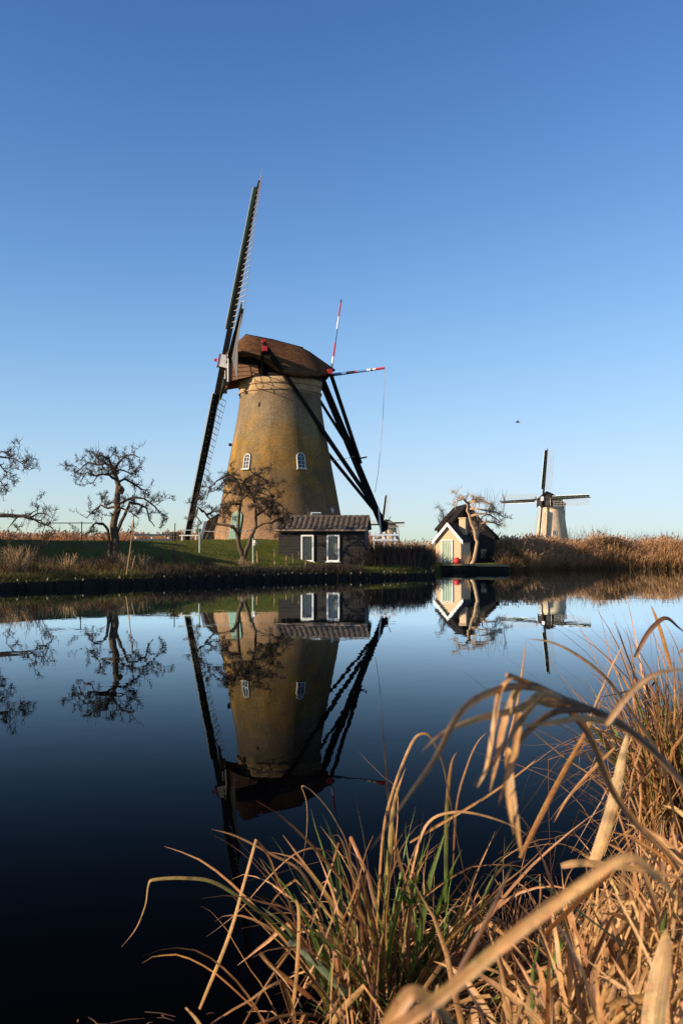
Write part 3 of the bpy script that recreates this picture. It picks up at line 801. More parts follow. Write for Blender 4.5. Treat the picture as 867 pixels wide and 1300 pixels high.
w0 = pt(323.5, 689, 63.9); m_ = MB(); m_.tube([w0 + V((0, 0, .16)), w0, w0 - V((0.02, 0, .18))], [.05, .15, .1], 7); tag(m_.build('peg_bag', M['white'], None, loc=w0), 'small white bag hanging on the right clothes pole', 'bag')
p0 = pt(240, 690, 73); p0.z = hz(p0.x, p0.y); bn = thing('garden_bench', p0, 'little white bench on the grass under the lowest sail tip', 'bench')
for dx in (-.5, .5):
    m_ = MB(); m_.box(p0 + V((dx, 0, .2)), (.1, .3, .42)); m_.build('leg', M['white'], bn)
m_ = MB(); m_.box(p0 + V((0, 0, .45)), (1.4, .36, .07)); m_.build('seat', M['white'], bn)
p0 = pt(226, 688, 75); p0.z = hz(p0.x, p0.y); lp = MB()
for i in range(5):
    for j in range(3 - i // 3): lp.tube([p0 + V((-.45 + i * .24, -.35, .13 + j * .22)), p0 + V((-.45 + i * .24, .5, .13 + j * .22))], .12, 8)
tag(lp.build('log_pile', M['bark'], None, loc=p0), 'low brown log pile on the dike beside the thin dark pole', 'logs')

# pale short stakes in front of the shed
for i, (px, h) in enumerate(((327, .55), (333, .35), (349, .75), (363, .4), (372, .55), (379, .62), (388, .45))):
    names = ['pale stake nearest the right clothes pole', 'shortest pale stake between clothes pole and shed', 'tallest pale stake just left of the shed corner', 'low pale stake at the left shed corner', 'pale stake left of the first shed window', 'pale stake under the left edge of the first shed window', 'pale stake under the middle of the first shed window']
    p = pt(px, 716, 64.6 + .15 * i); p.z = hz(p.x, p.y) - .05
    m_ = MB(); tilt = V((random.uniform(-.08, .08), 0, 1))
    m_.tube([p, p + tilt * (h * .5 + .1), p + tilt * (h + .25)], [.055, .05, .04], 6)
    tag(m_.build('garden_stake', M['twig_tan'], None, loc=p), names[i], 'stake', 'pale garden stakes by the shed')

# ------------------------------------------------------------------ bank revetment
rv = thing('bank_revetment', (-14.6, 42.5, 0), 'dark timber bank edging with pale topped posts along the water', 'bank edging')
line = [(-30, 24), (-14.6, 42.5), (-10.3, 48.6), (-1.6, 61.2), (2.5, 63.6), (5.9, 66.5), (6.4, 71), (6.8, 80)]
postp = None; placed = 0; seg_d = 0
for (x0, y0), (x1, y1) in zip(line[:-1], line[1:]):
    a, b = V((x0, y0, 0)), V((x1, y1, 0)); L = (b - a).length; d = (b - a).normalized(); nn = V((d.y, -d.x, 0))
    n = max(1, round(L / 1.4))
    for i in range(n):
        p, q = a + d * (L * i / n), a + d * (L * (i + 1) / n)
        m_ = MB(); h_ = .34 + random.uniform(-.09, .05)
        m_.bar(p + nn * .06 + V((0, 0, h_ / 2 - .2)), q + nn * .06 + V((0, 0, h_ / 2 - .2)) - d * .03, .12, h_ + .4)
        if a.x > -16 or i > n * .6: m_.build('board', M['wet_board'], rv)
    k = round(L / .78)
    for i in range(k):
        p = a + d * (L * (i + random.uniform(-.3, .3)) / k) + nn * .2
        if p.y < 39 or placed >= 95: continue
        placed += 1; hp = .40 + random.uniform(-.06, .06)
        m_ = MB(); m_.tube([p - V((0, 0, .4)), p + V((random.uniform(-.07, .07), random.uniform(-.07, .07), hp))], [.05, .045], 6)
        o = m_.build('post', M['wet_board'], rv)
        if random.random() < .62:
            m_ = MB(); q_ = p + V((random.uniform(-.05, .05), random.uniform(-.05, .05), 0)); hh_ = random.uniform(.01, .07)
            m_.tube([q_ + V((0, 0, hp - .06)), q_ + V((random.uniform(-.03, .03), 0, hp + hh_))], [.05, .028], 6); m_.build('post_top', M['stone'], o)

# ------------------------------------------------------------------ trees
def rvec(s=1): return V((random.gauss(0, s), random.gauss(0, s), random.gauss(0, s)))
class Tree:
    def __init__(s, flat=.6): s.tr = MB(); s.cr = MB(); s.flat = flat; s.bud = MB()
    def spur(s, p, d, l, r):
        q = p + (d + rvec(.35)).normalized() * l * .5; e = q + (d + rvec(.5) + V((0, 0, .25))).normalized() * l * .5
        s.cr.tube([p, q, e], [r, r * .8, r * .45], 3, False)
    def limb(s, pts, r0, r1, level, dens=1.0, tm=None, kink=.28, spurL=.28, droop=0):
        """gnarled limb along pts, sprouting limbs of the next level"""
        pts = [V(p) for p in pts]; fine = [pts[0]]; 
        for a, b in zip(pts[:-1], pts[1:]):
            L = (b - a).length; n = max(2, int(L / (.35 if level < 2 else .16)))
            for i in range(1, n + 1):
                t = i / n; fine.append(a.lerp(b, t) + rvec(kink * .16 * (r0 * 3 + .12)) * (1 if i < n else .3))
        N = len(fine); rad = [r0 + (r1 - r0) * (i / (N - 1)) ** .8 for i in range(N)]
        (tm or (s.tr if level == 0 else s.cr)).tube(fine, rad, 8 if level == 0 else (5 if level == 1 else 3), level == 0)
        for i in range(1, N):
            d = (fine[i] - fine[i - 1]).normalized(); p = fine[i]; r = rad[i]
            if level == 1 or (level == 0 and False):
                if random.random() < .8 * dens: s.sub(p, d, random.uniform(.45, 1.15), max(.014, r * .45), 2, dens, spurL, droop)
            elif level == 2:
                if random.random() < .5 * dens: s.sub(p, d, random.uniform(.2, .5), max(.010, r * .6), 3, dens, spurL, droop)
            if level >= 1:
                for _ in range(3 if level > 1 else 1):
                    if random.random() < .8 * dens:
                        s.spur(p, (rvec(.8) + d * .3 + V((0, 0, .45))).normalized(), random.uniform(.5, 1.3) * spurL, .012)
    def sub(s, p, d, L, r, level, dens, spurL, droop):
        o = rvec(1); o = (o - d * o.dot(d)); o.y *= s.flat
        if o.length < .01: return
        dd = (d * .5 + o.normalized() * .95 + V((0, 0, .3 - droop))).normalized()
        pts = [p]; q = p
        for i in range(3):
            q = q + dd * L / 3; dd = (dd + rvec(.38) + V((0, 0, .06 - droop * .5))).normalized(); pts.append(q)
        s.limb(pts, r, .009, level, dens, spurL=spurL, droop=droop)
    def build(s, name, loc, label, trunk_m, crown_m, group=None, cat='tree'):
        r = thing(name, loc, label, cat, group)
        s.tr.build('trunk', trunk_m, r, smooth=True); s.cr.build('crown', crown_m, r)
        return r
def T3(D, *pp): return [pt(a, b, D + (c[0] if c else 0)) for a, b, *c in pp]

# 1 pear tree on the left
random.seed(21)
D = 54
base = pt(144, 712, D); base.z = hz(base.x, base.y) - .1
t = Tree()
bx = base
t.limb([bx, pt(147, 688, D), pt(144, 668, D), pt(149, 648, D), pt(150, 622, D), pt(147, 606, D), pt(143, 592, D)], .27, .11, 0)
t.limb([bx + V((-.1, 0, 0)), pt(139, 690, D - .2), pt(137, 672, D - .3), pt(131, 665, D - .5), pt(124, 664, D - .7)], .13, .05, 0)
t.limb(T3(D, (148, 676), (154, 662), (161, 648), (165, 637)), .11, .07, 0)
L = [((148, 644), (157, 637, -.4), (170, 631, -.8), (183, 633, -1), (196, 643, -1), (207, 653, -.8), (212, 656)), 
     ((165, 638), (176, 640, .4), (186, 645, .8), (190, 660, .6), (196, 668, .6)),
     ((148, 643), (137, 645, .3), (128, 641, .5), (119, 648, .8), (110, 658, 1)),
     ((131, 665, -.5), (122, 664, -.8), (117, 668, -1), (112, 676, -1)),
     ((147, 608), (139, 603, -.5), (128, 602, -.8), (120, 610, -1)),
     ((143, 594), (134, 588, .2), (124, 590, .4), (112, 587, .6), (102, 596, .8), (96, 600, .8)),
     ((146, 597), (152, 586, -.4), (160, 578, -.6), (170, 577, -.8), (177, 581, -1)),
     ((147, 612), (158, 608, .6), (170, 614, 1), (182, 622, 1.2), (190, 622, 1.2)),
     ((145, 602), (152, 596, 1.2), (163, 600, 1.6), (172, 606, 1.6)),
     ((143, 594), (138, 582, -.8), (130, 578, -1.2), (122, 580, -1.4)),
     ((144, 600), (134, 602, -1.5), (122, 604, -1.8), (110, 600, -1.8), (102, 612, -1.6)),
     ((149, 650), (154, 645, -1.4), (166, 650, -2), (176, 658, -2))]
for l in L: t.limb(T3(D, *l), .085, .025, 1, .95, spurL=.22)
for i in range(14):
    p = pt(random.uniform(118, 152), random.uniform(584, 592), D + random.uniform(-1, 1)); t.cr.tube([p, p + V((random.uniform(-.05, .05), 0, random.uniform(.5, 1.1)))], [.012, .006], 3, False)
# dark burr on the trunk
t.tr.tube([pt(153, 617, D - .3), pt(154, 622, D - .35), pt(154, 627, D - .3)], [.1, .2, .1], 8)
t.build('pear_tree', base, 'gnarled bare pear tree with crooked limbs on the left bank', M['bark'], M['twig'])

# 2 gnarled tree in front of the mill
random.seed(5)
D = 63
base = pt(309, 718, D); base.z = hz(base.x, base.y) - .1
t = Tree()
t.limb([base, pt(310, 706, D)], .27, .2, 0)
t.limb(T3(D, (308, 708), (304, 695), (302, 680), (303, 662), (305, 640), (306, 622)), .16, .07, 0)
t.limb(T3(D, (311, 706), (316, 692), (318, 682), (325, 668), (325, 650), (322, 632)), .15, .07, 0)
t.limb(T3(D, (302, 682), (296, 668), (288, 667), (272, 665), (263, 655), (258, 648)), .11, .05, 0)
t.limb(T3(D, (304, 680), (297, 671, -.3), (291, 668, -.5)), .09, .05, 0)
t.limb(T3(D, (320, 674), (330, 667), (338, 664), (345, 664)), .08, .04, 0)
L = [((306, 624), (300, 608, -.3), (290, 602, -.6), (276, 610, -.8), (266, 620, -.8), (262, 634, -.8)),
     ((306, 622), (312, 608, .5), (322, 602, .6), (334, 606, .8), (340, 618, .8)),
     ((305, 636), (315, 626, -.8), (328, 624, -1.2), (342, 630, -1.4), (354, 640, -1.4), (364, 648, -1.2)),
     ((322, 634), (334, 632, .3), (346, 640, .5), (356, 650, .6)),
     ((305, 628), (294, 622, .8), (284, 634, 1), (278, 650, 1)),
     ((258, 650), (252, 644, -.2), (248, 654, -.3), (256, 664, -.4)),
     ((262, 654), (270, 650, .3), (282, 648, .4)),
     ((306, 622), (300, 612, 1), (288, 608, 1.4), (276, 622, 1.6)),
     ((304, 640), (294, 640, -1.2), (284, 650, -1.5)),
     ((322, 632), (316, 620, -1), (308, 610, -1.4), (296, 606, -1.6)),
     ((345, 664), (352, 660), (358, 664), (362, 668)),
     ((320, 640), (328, 640, -1.4), (336, 652, -1.6), (344, 658, -1.6)),
     ((325, 655), (333, 650, 1), (340, 644, 1.3), (350, 646, 1.4)),
     ((310, 620), (322, 616, -1), (334, 618, -1.4), (344, 626, -1.4))]
for l in L: t.limb(T3(D, *l), .085, .025, 1, 1.2, spurL=.22, droop=.12)
t.build('gnarled_tree', base, 'spreading bare forked tree in front of the big mill tower', M['bark'], M['twig'])

# 3 tree by the house, trunk pale in the sun
random.seed(9)
D = 87.5
base = pt(598, 714, 89.0); base.z = hz(base.x, base.y) - .05
D = 89.0
t = Tree()
t.limb([base, pt(604, 700, D), pt(606, 688, D), pt(602, 672, D), pt(597, 660, D), pt(593, 648, D), pt(595, 638, D)], .2, .12, 0)
L = [((605, 684), (610, 668, .3), (612, 656, .6), (618, 652, .6)),
     ((595, 638), (603, 636, -.5), (614, 637, -.6), (624, 640, -.6), (628, 646, -.6)),
     ((595, 640), (588, 633, -.3), (580, 636, -.5), (578, 644, -.6)),
     ((596, 646), (606, 646, -.8), (618, 648, -1), (630, 650, -1), (638, 656, -1)),
     ((610, 666), (618, 662, .4), (628, 664, .5), (637, 668, .5)),
     ((598, 655), (610, 652, -.6), (622, 654, -.8), (634, 662, -.8)),
     ((594, 642), (590, 634, .5), (583, 632, .8), (579, 634, .8)),
     ((595, 640), (600, 634, .8), (610, 634, 1))]
for l in L: t.limb(T3(D, *l), .12, .045, 1, .85, spurL=.42)
for i in range(60):
    p = pt(random.uniform(576, 642), random.uniform(632, 664), D + random.uniform(-1, 1)); p2 = p + V((random.uniform(-.35, .35), random.uniform(-.2, .2), random.uniform(.5, 1.5)))
    if p.x - base.x > 2 or random.random() < .5: t.cr.tube([p, p.lerp(p2, .5) + rvec(.05), p2], [.022, .015, .008], 3, False)
t.build('pollard_tree', base, 'bare leaning tree with sunlit tan trunk in front of the farmhouse', M['bark_tan'], M['bark_tan'])
# dark twiggy tree left of the house roof
random.seed(19)
D = 97; base = pt(566, 700, D); base.z = hz(base.x, base.y) - .05; t = Tree()
t.limb([base, pt(567, 680, D), pt(566, 662, D)], .16, .09, 0)
for l in (((566, 664), (563, 656), (562, 651)), ((566, 664), (570, 657, .3), (574, 652, .3)), ((566, 668), (559, 664), (556, 658)), ((566, 672), (571, 664), (575, 660))): t.limb(T3(D, *l), .09, .03, 1, .9, spurL=.5)
t.build('bare_tree', base, 'small dark bare tree showing behind the farmhouse roof', M['bark_dark'], M['bark_dark'])

# 4 big tree whose trunk is just outside at the left
random.seed(31)
D = 50
base = pt(-62, 705, D); base.z = hz(base.x, base.y) - .1
t = Tree()
t.limb([base, pt(-58, 680, D), pt(-60, 650, D), pt(-52, 620, D), pt(-48, 590, D)], .34, .16, 0)
t.limb(T3(D, (-58, 668), (-40, 656), (-16, 655), (10, 655), (30, 655), (42, 659)), .17, .07, 0)
t.limb(T3(D, (-50, 600), (-34, 580), (-16, 578), (0, 580)), .12, .05, 0)
for l in (((0, 580), (10, 581), (20, 583), (30, 589), (38, 597)), ((-10, 580), (0, 590, .4), (8, 600, .6), (10, 608, .6)), ((-8, 579), (2, 573, -.4), (10, 575, -.5)),
          ((-20, 600), (-8, 606), (2, 612), (8, 620)), ((-30, 580), (-28, 570), (-20, 560)), ((42, 659), (52, 661), (57, 668), (54, 676)), ((38, 657), (48, 652, .4), (58, 652, .5), (64, 656, .5)),
          ((24, 655), (16, 664, -.3), (10, 670, -.4)), ((34, 656), (42, 650, -.3), (50, 646, -.3)), ((-50, 600), (-60, 580), (-75, 575)), ((-50, 620), (-30, 615), (-14, 608), (-4, 612)), ((44, 660), (55, 665), (66, 670), (70, 676))):
    t.limb(T3(D, *l), .055, .015, 1, .8)
for i in range(10):
    p = pt(random.uniform(36, 58), 657, D); p2 = p + V((random.uniform(.0, .6), 0, random.uniform(.2, .65))); t.cr.tube([p, p.lerp(p2, .5) + rvec(.04), p2], [.013, .01, .005], 3, False)
t.build('bare_tree', base, 'bare tree reaching long branches in from the left edge', M['bark_dark'], M['twig'])

# ------------------------------------------------------------------ shrubs along the bank
def shrub_mb(h, n, spread, r=.014, fork=2):
    m_ = MB(); m_.local = True
    for i in range(n):
        a = random.uniform(0, 2 * math.pi); b = V((math.cos(a), math.sin(a), 0)) * random.uniform(0, spread * .35)
        d = V((math.cos(a) * random.uniform(.05, .55), math.sin(a) * random.uniform(.05, .55), 1)).normalized()
        L = h * random.uniform(.5, 1.05); p = b; pts = [p]
        for k in range(4): p = p + d * L / 4; d = (d + rvec(.13)).normalized(); pts.append(p)
        m_.tube(pts, [r, r * .85, r * .7, r * .5, r * .25], 3, False)
        for _ in range(fork):
            k = random.randint(1, 3); q = pts[k]; e = (d + rvec(.45)).normalized() * L * random.uniform(.15, .4)
            m_.tube([q, q + e * .5 + rvec(.03), q + e], [r * .6, r * .5, r * .2], 3, False)
    return m_
random.seed(3)
def shrub(px, y_, D, h, n, spread, m, label, name='bare_shrub', cat='shrub', r=.014, z=None, fork=2):
    p = pt(px, y_, D); p.z = hz(p.x, p.y) - .05 if z is None else z
    o = shrub_mb(h, n, spread, r, fork).build(name, m, None); o.location = p
    return tag(o, label, cat, 'bare shrubs and tufts along the bank' if cat == 'shrub' else None)
shrub(22, 725, 45.5, 1.35, 110, 1.1, M['twig_tan'], 'bushy tan dry shrub at the water edge near the left photo border')
shrub(38, 725, 46.5, 1.1, 60, 1.0, M['twig_red'], 'red brown twiggy shrub right behind the tan one at left')
shrub(1, 722, 44.8, 1.0, 60, .8, M['twig_red'], 'low red brown shrub cut by the left photo border')
shrub(60, 722, 48, 0.9, 36, 1.0, M['twig_red'], 'thin brown shrub halfway between left border and pear tree')
shrub(86, 722, 49, 1.0, 40, .9, M['twig_tan'], 'pale dry stems left of the pear tree foot')
shrub(110, 720, 50, 0.8, 50, 1.0, M['twig_red'], 'dark red brush just left of the pear tree trunk')
shrub(133, 722, 51, 0.95, 60, 1.0, M['twig_red'], 'dense brown brush hiding the pear tree foot')
shrub(158, 722, 51.5, 1.05, 60, .8, M['twig_tan'], 'tan dry weeds right of the pear tree foot')
shrub(182, 716, 53.5, 1.0, 36, .8, M['twig_tan'], 'loose dry stalks midway between pear tree and red sapling')
shrub(203, 712, 56, 1.1, 40, 1.0, M['twig_red'], 'small brown bush left of the red sapling')
shrub(44, 712, 52, 1.6, 16, .5, M['twig'], 'few tall dark sticks under the hanging left branch', r=.022)
shrub(224, 722, 56, 1.45, 7, .2, M['twig_red'], 'red stemmed forked sapling at the end of the shaded bank', 'sapling', r=.06)
shrub(262, 728, 58.5, .8, 60, 1.6, M['twig_red'], 'low reddish brush on the bank below the left clothes pole')
shrub(313, 728, 60, .6, 60, 1.2, M['twig_tan'], 'straw coloured tuft below the gnarled tree at the water')
# tall pale reed stalk by the pear tree
p = pt(160, 727, 49); p.z = hz(p.x, p.y) - .1
rs_ = thing('reed_stalk', p, 'tall pale plumed reed stalk standing right of the pear tree', 'reed')
m_ = MB(); m_.tube([p, pt(165, 700, 49), pt(169, 668, 49)], [.035, .03, .02], 6); m_.build('stem', M['twig_tan'], rs_)
m_ = MB(); m_.tube([p + V((.15, .1, 0)), pt(172, 705, 49)], [.03, .02], 5); m_.build('stem', M['twig_tan'], rs_)
m_ = MB(); m_.tube([pt(168.5, 674, 49), pt(169, 667, 49), pt(169.5, 655, 49)], [.02, .07, .01], 6); m_.build('plume', M['twig_tan'], rs_)
# dark clipped brush bed along the water between the sapling and the shed
def hedge(name, label, pts2, h, wd, n, m, r=.012, cat='hedge', zoff=0, lean=.35):
    a = V((*pts2[0], 0)); m_ = MB()
    for i in range(n):
        k = random.random() * (len(pts2) - 1); j = int(k); f = k - j
        x = pts2[j][0] + (pts2[j + 1][0] - pts2[j][0]) * f + random.uniform(-wd, wd) * .5
        y = pts2[j][1] + (pts2[j + 1][1] - pts2[j][1]) * f + random.uniform(-wd, wd) * .5
        z = hz(x, y) + zoff; p = V((x, y, z)); d = (V((0, 0, 1)) + rvec(lean)).normalized()
        if d.z < .1: d.z = .3
        L = h * random.uniform(.5, 1.1); q = p + d * L * .5 + rvec(.04); e = q + (d + rvec(.3)).normalized() * L * .5
        m_.tube([p, q, e], [r, r * .8, r * .3], 3, False)
        m_.tube([q, q + (d + rvec(.6)).normalized() * L * .35], [r * .6, r * .2], 3, False)
    a.z = hz(a.x, a.y)
    return tag(m_.build(name, m, None, loc=a), label, cat)
hedge('low_brush', 'dark low brush along the water edge below the gnarled tree', [(-9.6, 50.2), (-6.0, 55.5), (-1.6, 62.0), (1.0, 63.4)], .5, 1.1, 2600, M['bark_dark'], .016, 'brush', lean=.6)
hedge('trimmed_hedge', 'dark bare hedge running from the shed to the inlet', [(1.9, 67.0), (5.6, 69.5), (6.2, 76)], 1.75, .8, 2200, M['bark_dark'], .018, lean=.22)
hedge('hedge_stems', 'reddish bare stems leaning against the right end of the shed', [(.35, 65.2), (1.9, 65.8)], 1.75, .3, 42, M['twig_red'], .022, 'stems', lean=.16)
hedge('hedge_stems', 'pale upright stems growing before the dark hedge by the inlet', [(2.2, 66.3), (5.6, 68.6)], 1.5, .3, 46, M['twig_red'], .02, 'stems', lean=.12)
hedge('low_brush', 'dark thicket between the inlet and the brick gable', [(6.8, 86), (7.6, 89.3), (7.9, 92.5)], 1.5, .8, 900, M['bark_dark'], .02, 'brush', lean=.4)
hedge('trimmed_hedge', 'dark low hedge right of the farmhouse before the reeds', [(14.6, 91.5), (17.4, 97.5), (19.5, 101)], 1.5, 1.0, 2400, M['bark_dark'], .022, lean=.3)
shrub(593, 713, 89.3, 1.5, 70, .35, M['twig_tan'], 'pale tuft of dry grass between the door and the leaning tree', 'grass_tuft', 'grass tuft', fork=0)
shrub(553, 700, 93, 2.2, 40, 1.0, M['twig_red'], 'thin reddish bush behind the left corner of the brick gable')

# ------------------------------------------------------------------ reed beds (nobody could count them)
def palette(N, cols, jit=.15):
    c = np.array(cols)[rng.integers(0, len(cols), N)]; return c * rng.uniform(1 - jit, 1 + jit, (N, 1))
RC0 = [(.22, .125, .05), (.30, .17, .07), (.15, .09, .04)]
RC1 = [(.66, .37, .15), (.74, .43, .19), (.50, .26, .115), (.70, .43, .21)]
def reeds(name, label, N, sampler, h0, h1, W=.03, lean=.14, plume=True, zfun=None, c0=RC0, c1=RC1, hfun=None):
    xy = sampler(N); x, y = xy[:, 0], xy[:, 1]
    z = (land_z(x, y) if zfun is None else zfun(x, y)) - .05
    z = np.maximum(z, -.05)
    b = np.stack([x, y, z], 1); L = rng.uniform(h0, h1, N)
    if hfun is not None: L = L * hfun(x, y)
    d = np.stack([rng.normal(0, lean, N) + .05, rng.normal(0, lean, N), np.ones(N)], 1); d /= np.linalg.norm(d, axis=1)[:, None]
    dr = np.stack([rng.normal(.04, .12, N), rng.normal(0, .12, N), -rng.uniform(0, .12, N)], 1)
    parts = [ribbons(b, d, L, np.full(N, W) * rng.uniform(.6, 1.3, N), dr, 4, palette(N, c0), palette(N, c1), .4)]
    # side leaves
    k = N; i = rng.integers(0, N, k); f = rng.uniform(.25, .85, k)
    bb = b[i] + d[i] * (L[i] * f)[:, None] + dr[i] * (L[i] * f * f)[:, None]
    d2 = np.stack([rng.normal(0, .7, k), rng.normal(0, .7, k), rng.uniform(.2, 1, k)], 1); d2 /= np.linalg.norm(d2, axis=1)[:, None]
    parts.append(ribbons(bb, d2, rng.uniform(.25, .6, k), np.full(k, W * 1.0), np.stack([np.zeros(k), np.zeros(k), -rng.uniform(.2, .7, k)], 1), 2, palette(k, c1), palette(k, c1), .5))
    if plume:
        k = N // 4; i = rng.integers(0, N, k); top = b[i] + d[i] * L[i][:, None] + dr[i] * L[i][:, None]
        d3 = d[i] + np.stack([rng.normal(.15, .2, k), rng.normal(0, .2, k), np.zeros(k)], 1)
        parts.append(ribbons(top - d[i] * .05, d3, rng.uniform(.2, .35, k), np.full(k, W * 2.2), np.stack([np.full(k, .2), np.zeros(k), np.full(k, -.2)], 1), 3, palette(k, [(.20, .11, .07), (.26, .15, .09)]), palette(k, [(.24, .14, .09)]), .5, wfun=lambda t: np.sin(np.pi * (t * .8 + .15))))
    v, q, c = merge(parts)
    return tag(raw_mesh(name, v, q, M['reed'], c), label, 'reeds', kind='stuff')

def along(pl, w0, w1, wfn=None):
    """points strewn from w0 to w1 metres inland of a bank polyline"""
    pl = np.array(pl, float)
    def f(N):
        seg = np.linalg.norm(np.diff(pl, axis=0), axis=1); k = rng.choice(len(seg), N, p=seg / seg.sum()); t = rng.uniform(0, 1, N)[:, None]
        d = (pl[k + 1] - pl[k]) / seg[k][:, None]; n = np.stack([-d[:, 1], d[:, 0]], 1)
        return pl[k] * (1 - t) + pl[k + 1] * t + n * rng.uniform(w0, w1, N)[:, None]
    return f
def right_h(x, y):
    return .93 + .10 * np.sin(x * .9 + 1) + .08 * np.sin(x * 2.3) + .14 * np.exp(-((x - 28.5) / 3.5) ** 2) - .10 * np.exp(-((x - 23.5) / 2) ** 2) + .12 * np.exp(-((x - 19.3) / 1.0) ** 2)
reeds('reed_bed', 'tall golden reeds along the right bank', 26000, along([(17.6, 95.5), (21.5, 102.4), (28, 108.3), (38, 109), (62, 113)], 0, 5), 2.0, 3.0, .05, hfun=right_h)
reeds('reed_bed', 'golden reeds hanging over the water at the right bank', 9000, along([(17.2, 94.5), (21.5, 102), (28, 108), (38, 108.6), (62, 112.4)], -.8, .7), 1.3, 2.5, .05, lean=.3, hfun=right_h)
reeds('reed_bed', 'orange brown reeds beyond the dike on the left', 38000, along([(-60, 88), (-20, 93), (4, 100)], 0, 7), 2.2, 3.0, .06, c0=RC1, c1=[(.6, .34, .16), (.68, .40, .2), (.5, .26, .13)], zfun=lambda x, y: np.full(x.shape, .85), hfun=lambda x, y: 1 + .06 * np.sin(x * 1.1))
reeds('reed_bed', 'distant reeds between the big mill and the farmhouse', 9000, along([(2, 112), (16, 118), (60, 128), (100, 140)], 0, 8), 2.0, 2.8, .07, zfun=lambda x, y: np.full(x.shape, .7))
# dark low dead growth at the foot of the right reeds
reeds('bank_weeds', 'brown weeds at the foot of the right reed bank', 5000, along([(15.2, 89.6), (17.3, 94.2), (21.5, 102), (28, 108), (38, 108.6)], -.4, .8), .5, 1.2, .06, lean=.5, plume=False, c1=RC0)
# grass
def rect(x0, x1, y0, y1):
    def f(N):
        out = []
        while sum(map(len, out)) < N:
            x = rng.uniform(x0, x1, N); y = rng.uniform(y0, y1, N); s = sdist(x, y, BANK, POLY); k = (s > .15) & (s < 24) & (np.abs(x) < .4 * y) 
            out.append(np.stack([x[k], y[k]], 1))
        return np.concatenate(out)[:N]
    return f
def grass_field(name, label, N, samp, h0, h1, c0, c1, W=.03, lean=.5):
    xy = samp(N); x, y = xy[:, 0], xy[:, 1]; b = np.stack([x, y, land_z(x, y) - .01], 1)
    d = np.stack([rng.normal(0, lean, N), rng.normal(0, lean, N), np.ones(N)], 1); d /= np.linalg.norm(d, axis=1)[:, None]
    v, q, c = ribbons(b, d, rng.uniform(h0, h1, N), np.full(N, W), np.stack([rng.normal(0, .2, N), rng.normal(0, .2, N), -rng.uniform(0, .4, N)], 1), 2, palette(N, c0), palette(N, c1), .5)
    return tag(raw_mesh(name, v, q, M['reed'], c), label, 'grass', kind='stuff')
G0 = [(.055, .07, .013), (.075, .088, .018)]; G1 = [(.12, .15, .022), (.15, .165, .03), (.18, .15, .05)]
grass_field('grass', 'short green grass on the dike below the mill', 60000, rect(-22, 8, 44, 80), .05, .13, G0, G1)
B0 = [(.07, .045, .02), (.05, .035, .018)]; B1 = [(.25, .15, .07), (.17, .095, .045), (.13, .11, .04)]
grass_field('dead_weeds', 'brown dead weeds on the shaded bank under the left trees', 4200, along([(-14.6, 42.6), (-10.3, 48.8), (-6.0, 55)], .1, 3.8), .12, .55, B0, B1, .03, .4)
grass_field('bank_grass', 'dry grass fringe along the top of the timber edging', 9000, along([(-14.6, 42.6), (-10.3, 48.8), (-1.6, 61.4), (2.5, 63.8), (5.9, 66.7)], -.35, .9), .08, .3, B0, G1, .03, .5)

# bushes beyond the right reeds
random.seed(77)
for px, D, h, n, lab, mm in ((733, 116, 4.2, 70, 'tall thin bare bush rising behind the reed dome', 'twig_red'), (757, 117, 4.5, 60, 'second bare bush above the middle of the right reeds', 'twig'),
                        (800, 118, 3.9, 90, 'red twigged bush left of the rightmost reeds', 'twig_red'), (838, 117, 3.8, 110, 'dense red twigged bush near the right photo border', 'twig_red'), (690, 125, 3.4, 30, 'thin bare bush at the foot of the distant cream mill', 'twig'),
                        (862, 118, 3.9, 50, 'bare bush cut by the right photo border', 'twig_red')):
    shrub(px, 700, D, h, n, 2.4, M[mm], lab, r=.02, z=.75)
# bramble dome over the reeds
p = pt(772, 712, 109); p.z = .5; m_ = MB()
for i in range(150):
    a = random.uniform(0, math.pi); w_ = random.uniform(1.6, 3.9); h = random.uniform(2.0, 3.0); y_ = random.uniform(-1.2, 1.2); x_ = random.uniform(-1, 1)
    pts = [p + V((x_ + math.cos(math.pi - a_ * math.pi / 7) * w_, y_, math.sin(a_ * math.pi / 7) * h)) + rvec(.08) for a_ in range(8)]
    k = random.randint(3, 7); m_.tube(pts[:k + 1], .02, 3, False)
tag(m_.build('bramble_thicket', M['bark_dark'], None, loc=p), 'arching bramble dome growing through the right reeds', 'bramble')

# unseen hedge row added outside the frame at the left to shade the dike
def shade_hedge():
    m_ = MB(); P = [(-21.6, 50.5), (-23.5, 58), (-27, 68)]
    for i in range(9000):
        k = random.random() * 2; j = int(k); f = k - j
        x = P[j][0] + (P[j + 1][0] - P[j][0]) * f + random.uniform(-.8, .8); y = P[j][1] + (P[j + 1][1] - P[j][1]) * f + random.uniform(-.8, .8)
        z = hz(x, y); h = random.uniform(.2, 1) * (4.6 + .4 * math.sin(y * 1.7))
        c = V((x, y, z + h)); a = rvec(1).normalized(); b = a.orthogonal().normalized(); s = random.uniform(.12, .3)
        m_.add([c - a * s, c - b * s * .6, c + a * s, c + b * s * .6], [(0, 1, 2, 3)])
    o = m_.build('added_shade_hedge', mat('hedge_leaf', (.03, .05, .018), (.02, .03, .012), 3, .8), None, loc=(-23, 54, 1))
    tag(o, 'tall unseen hedge added beyond the left border to shade the dike', 'hedge')
shade_hedge()

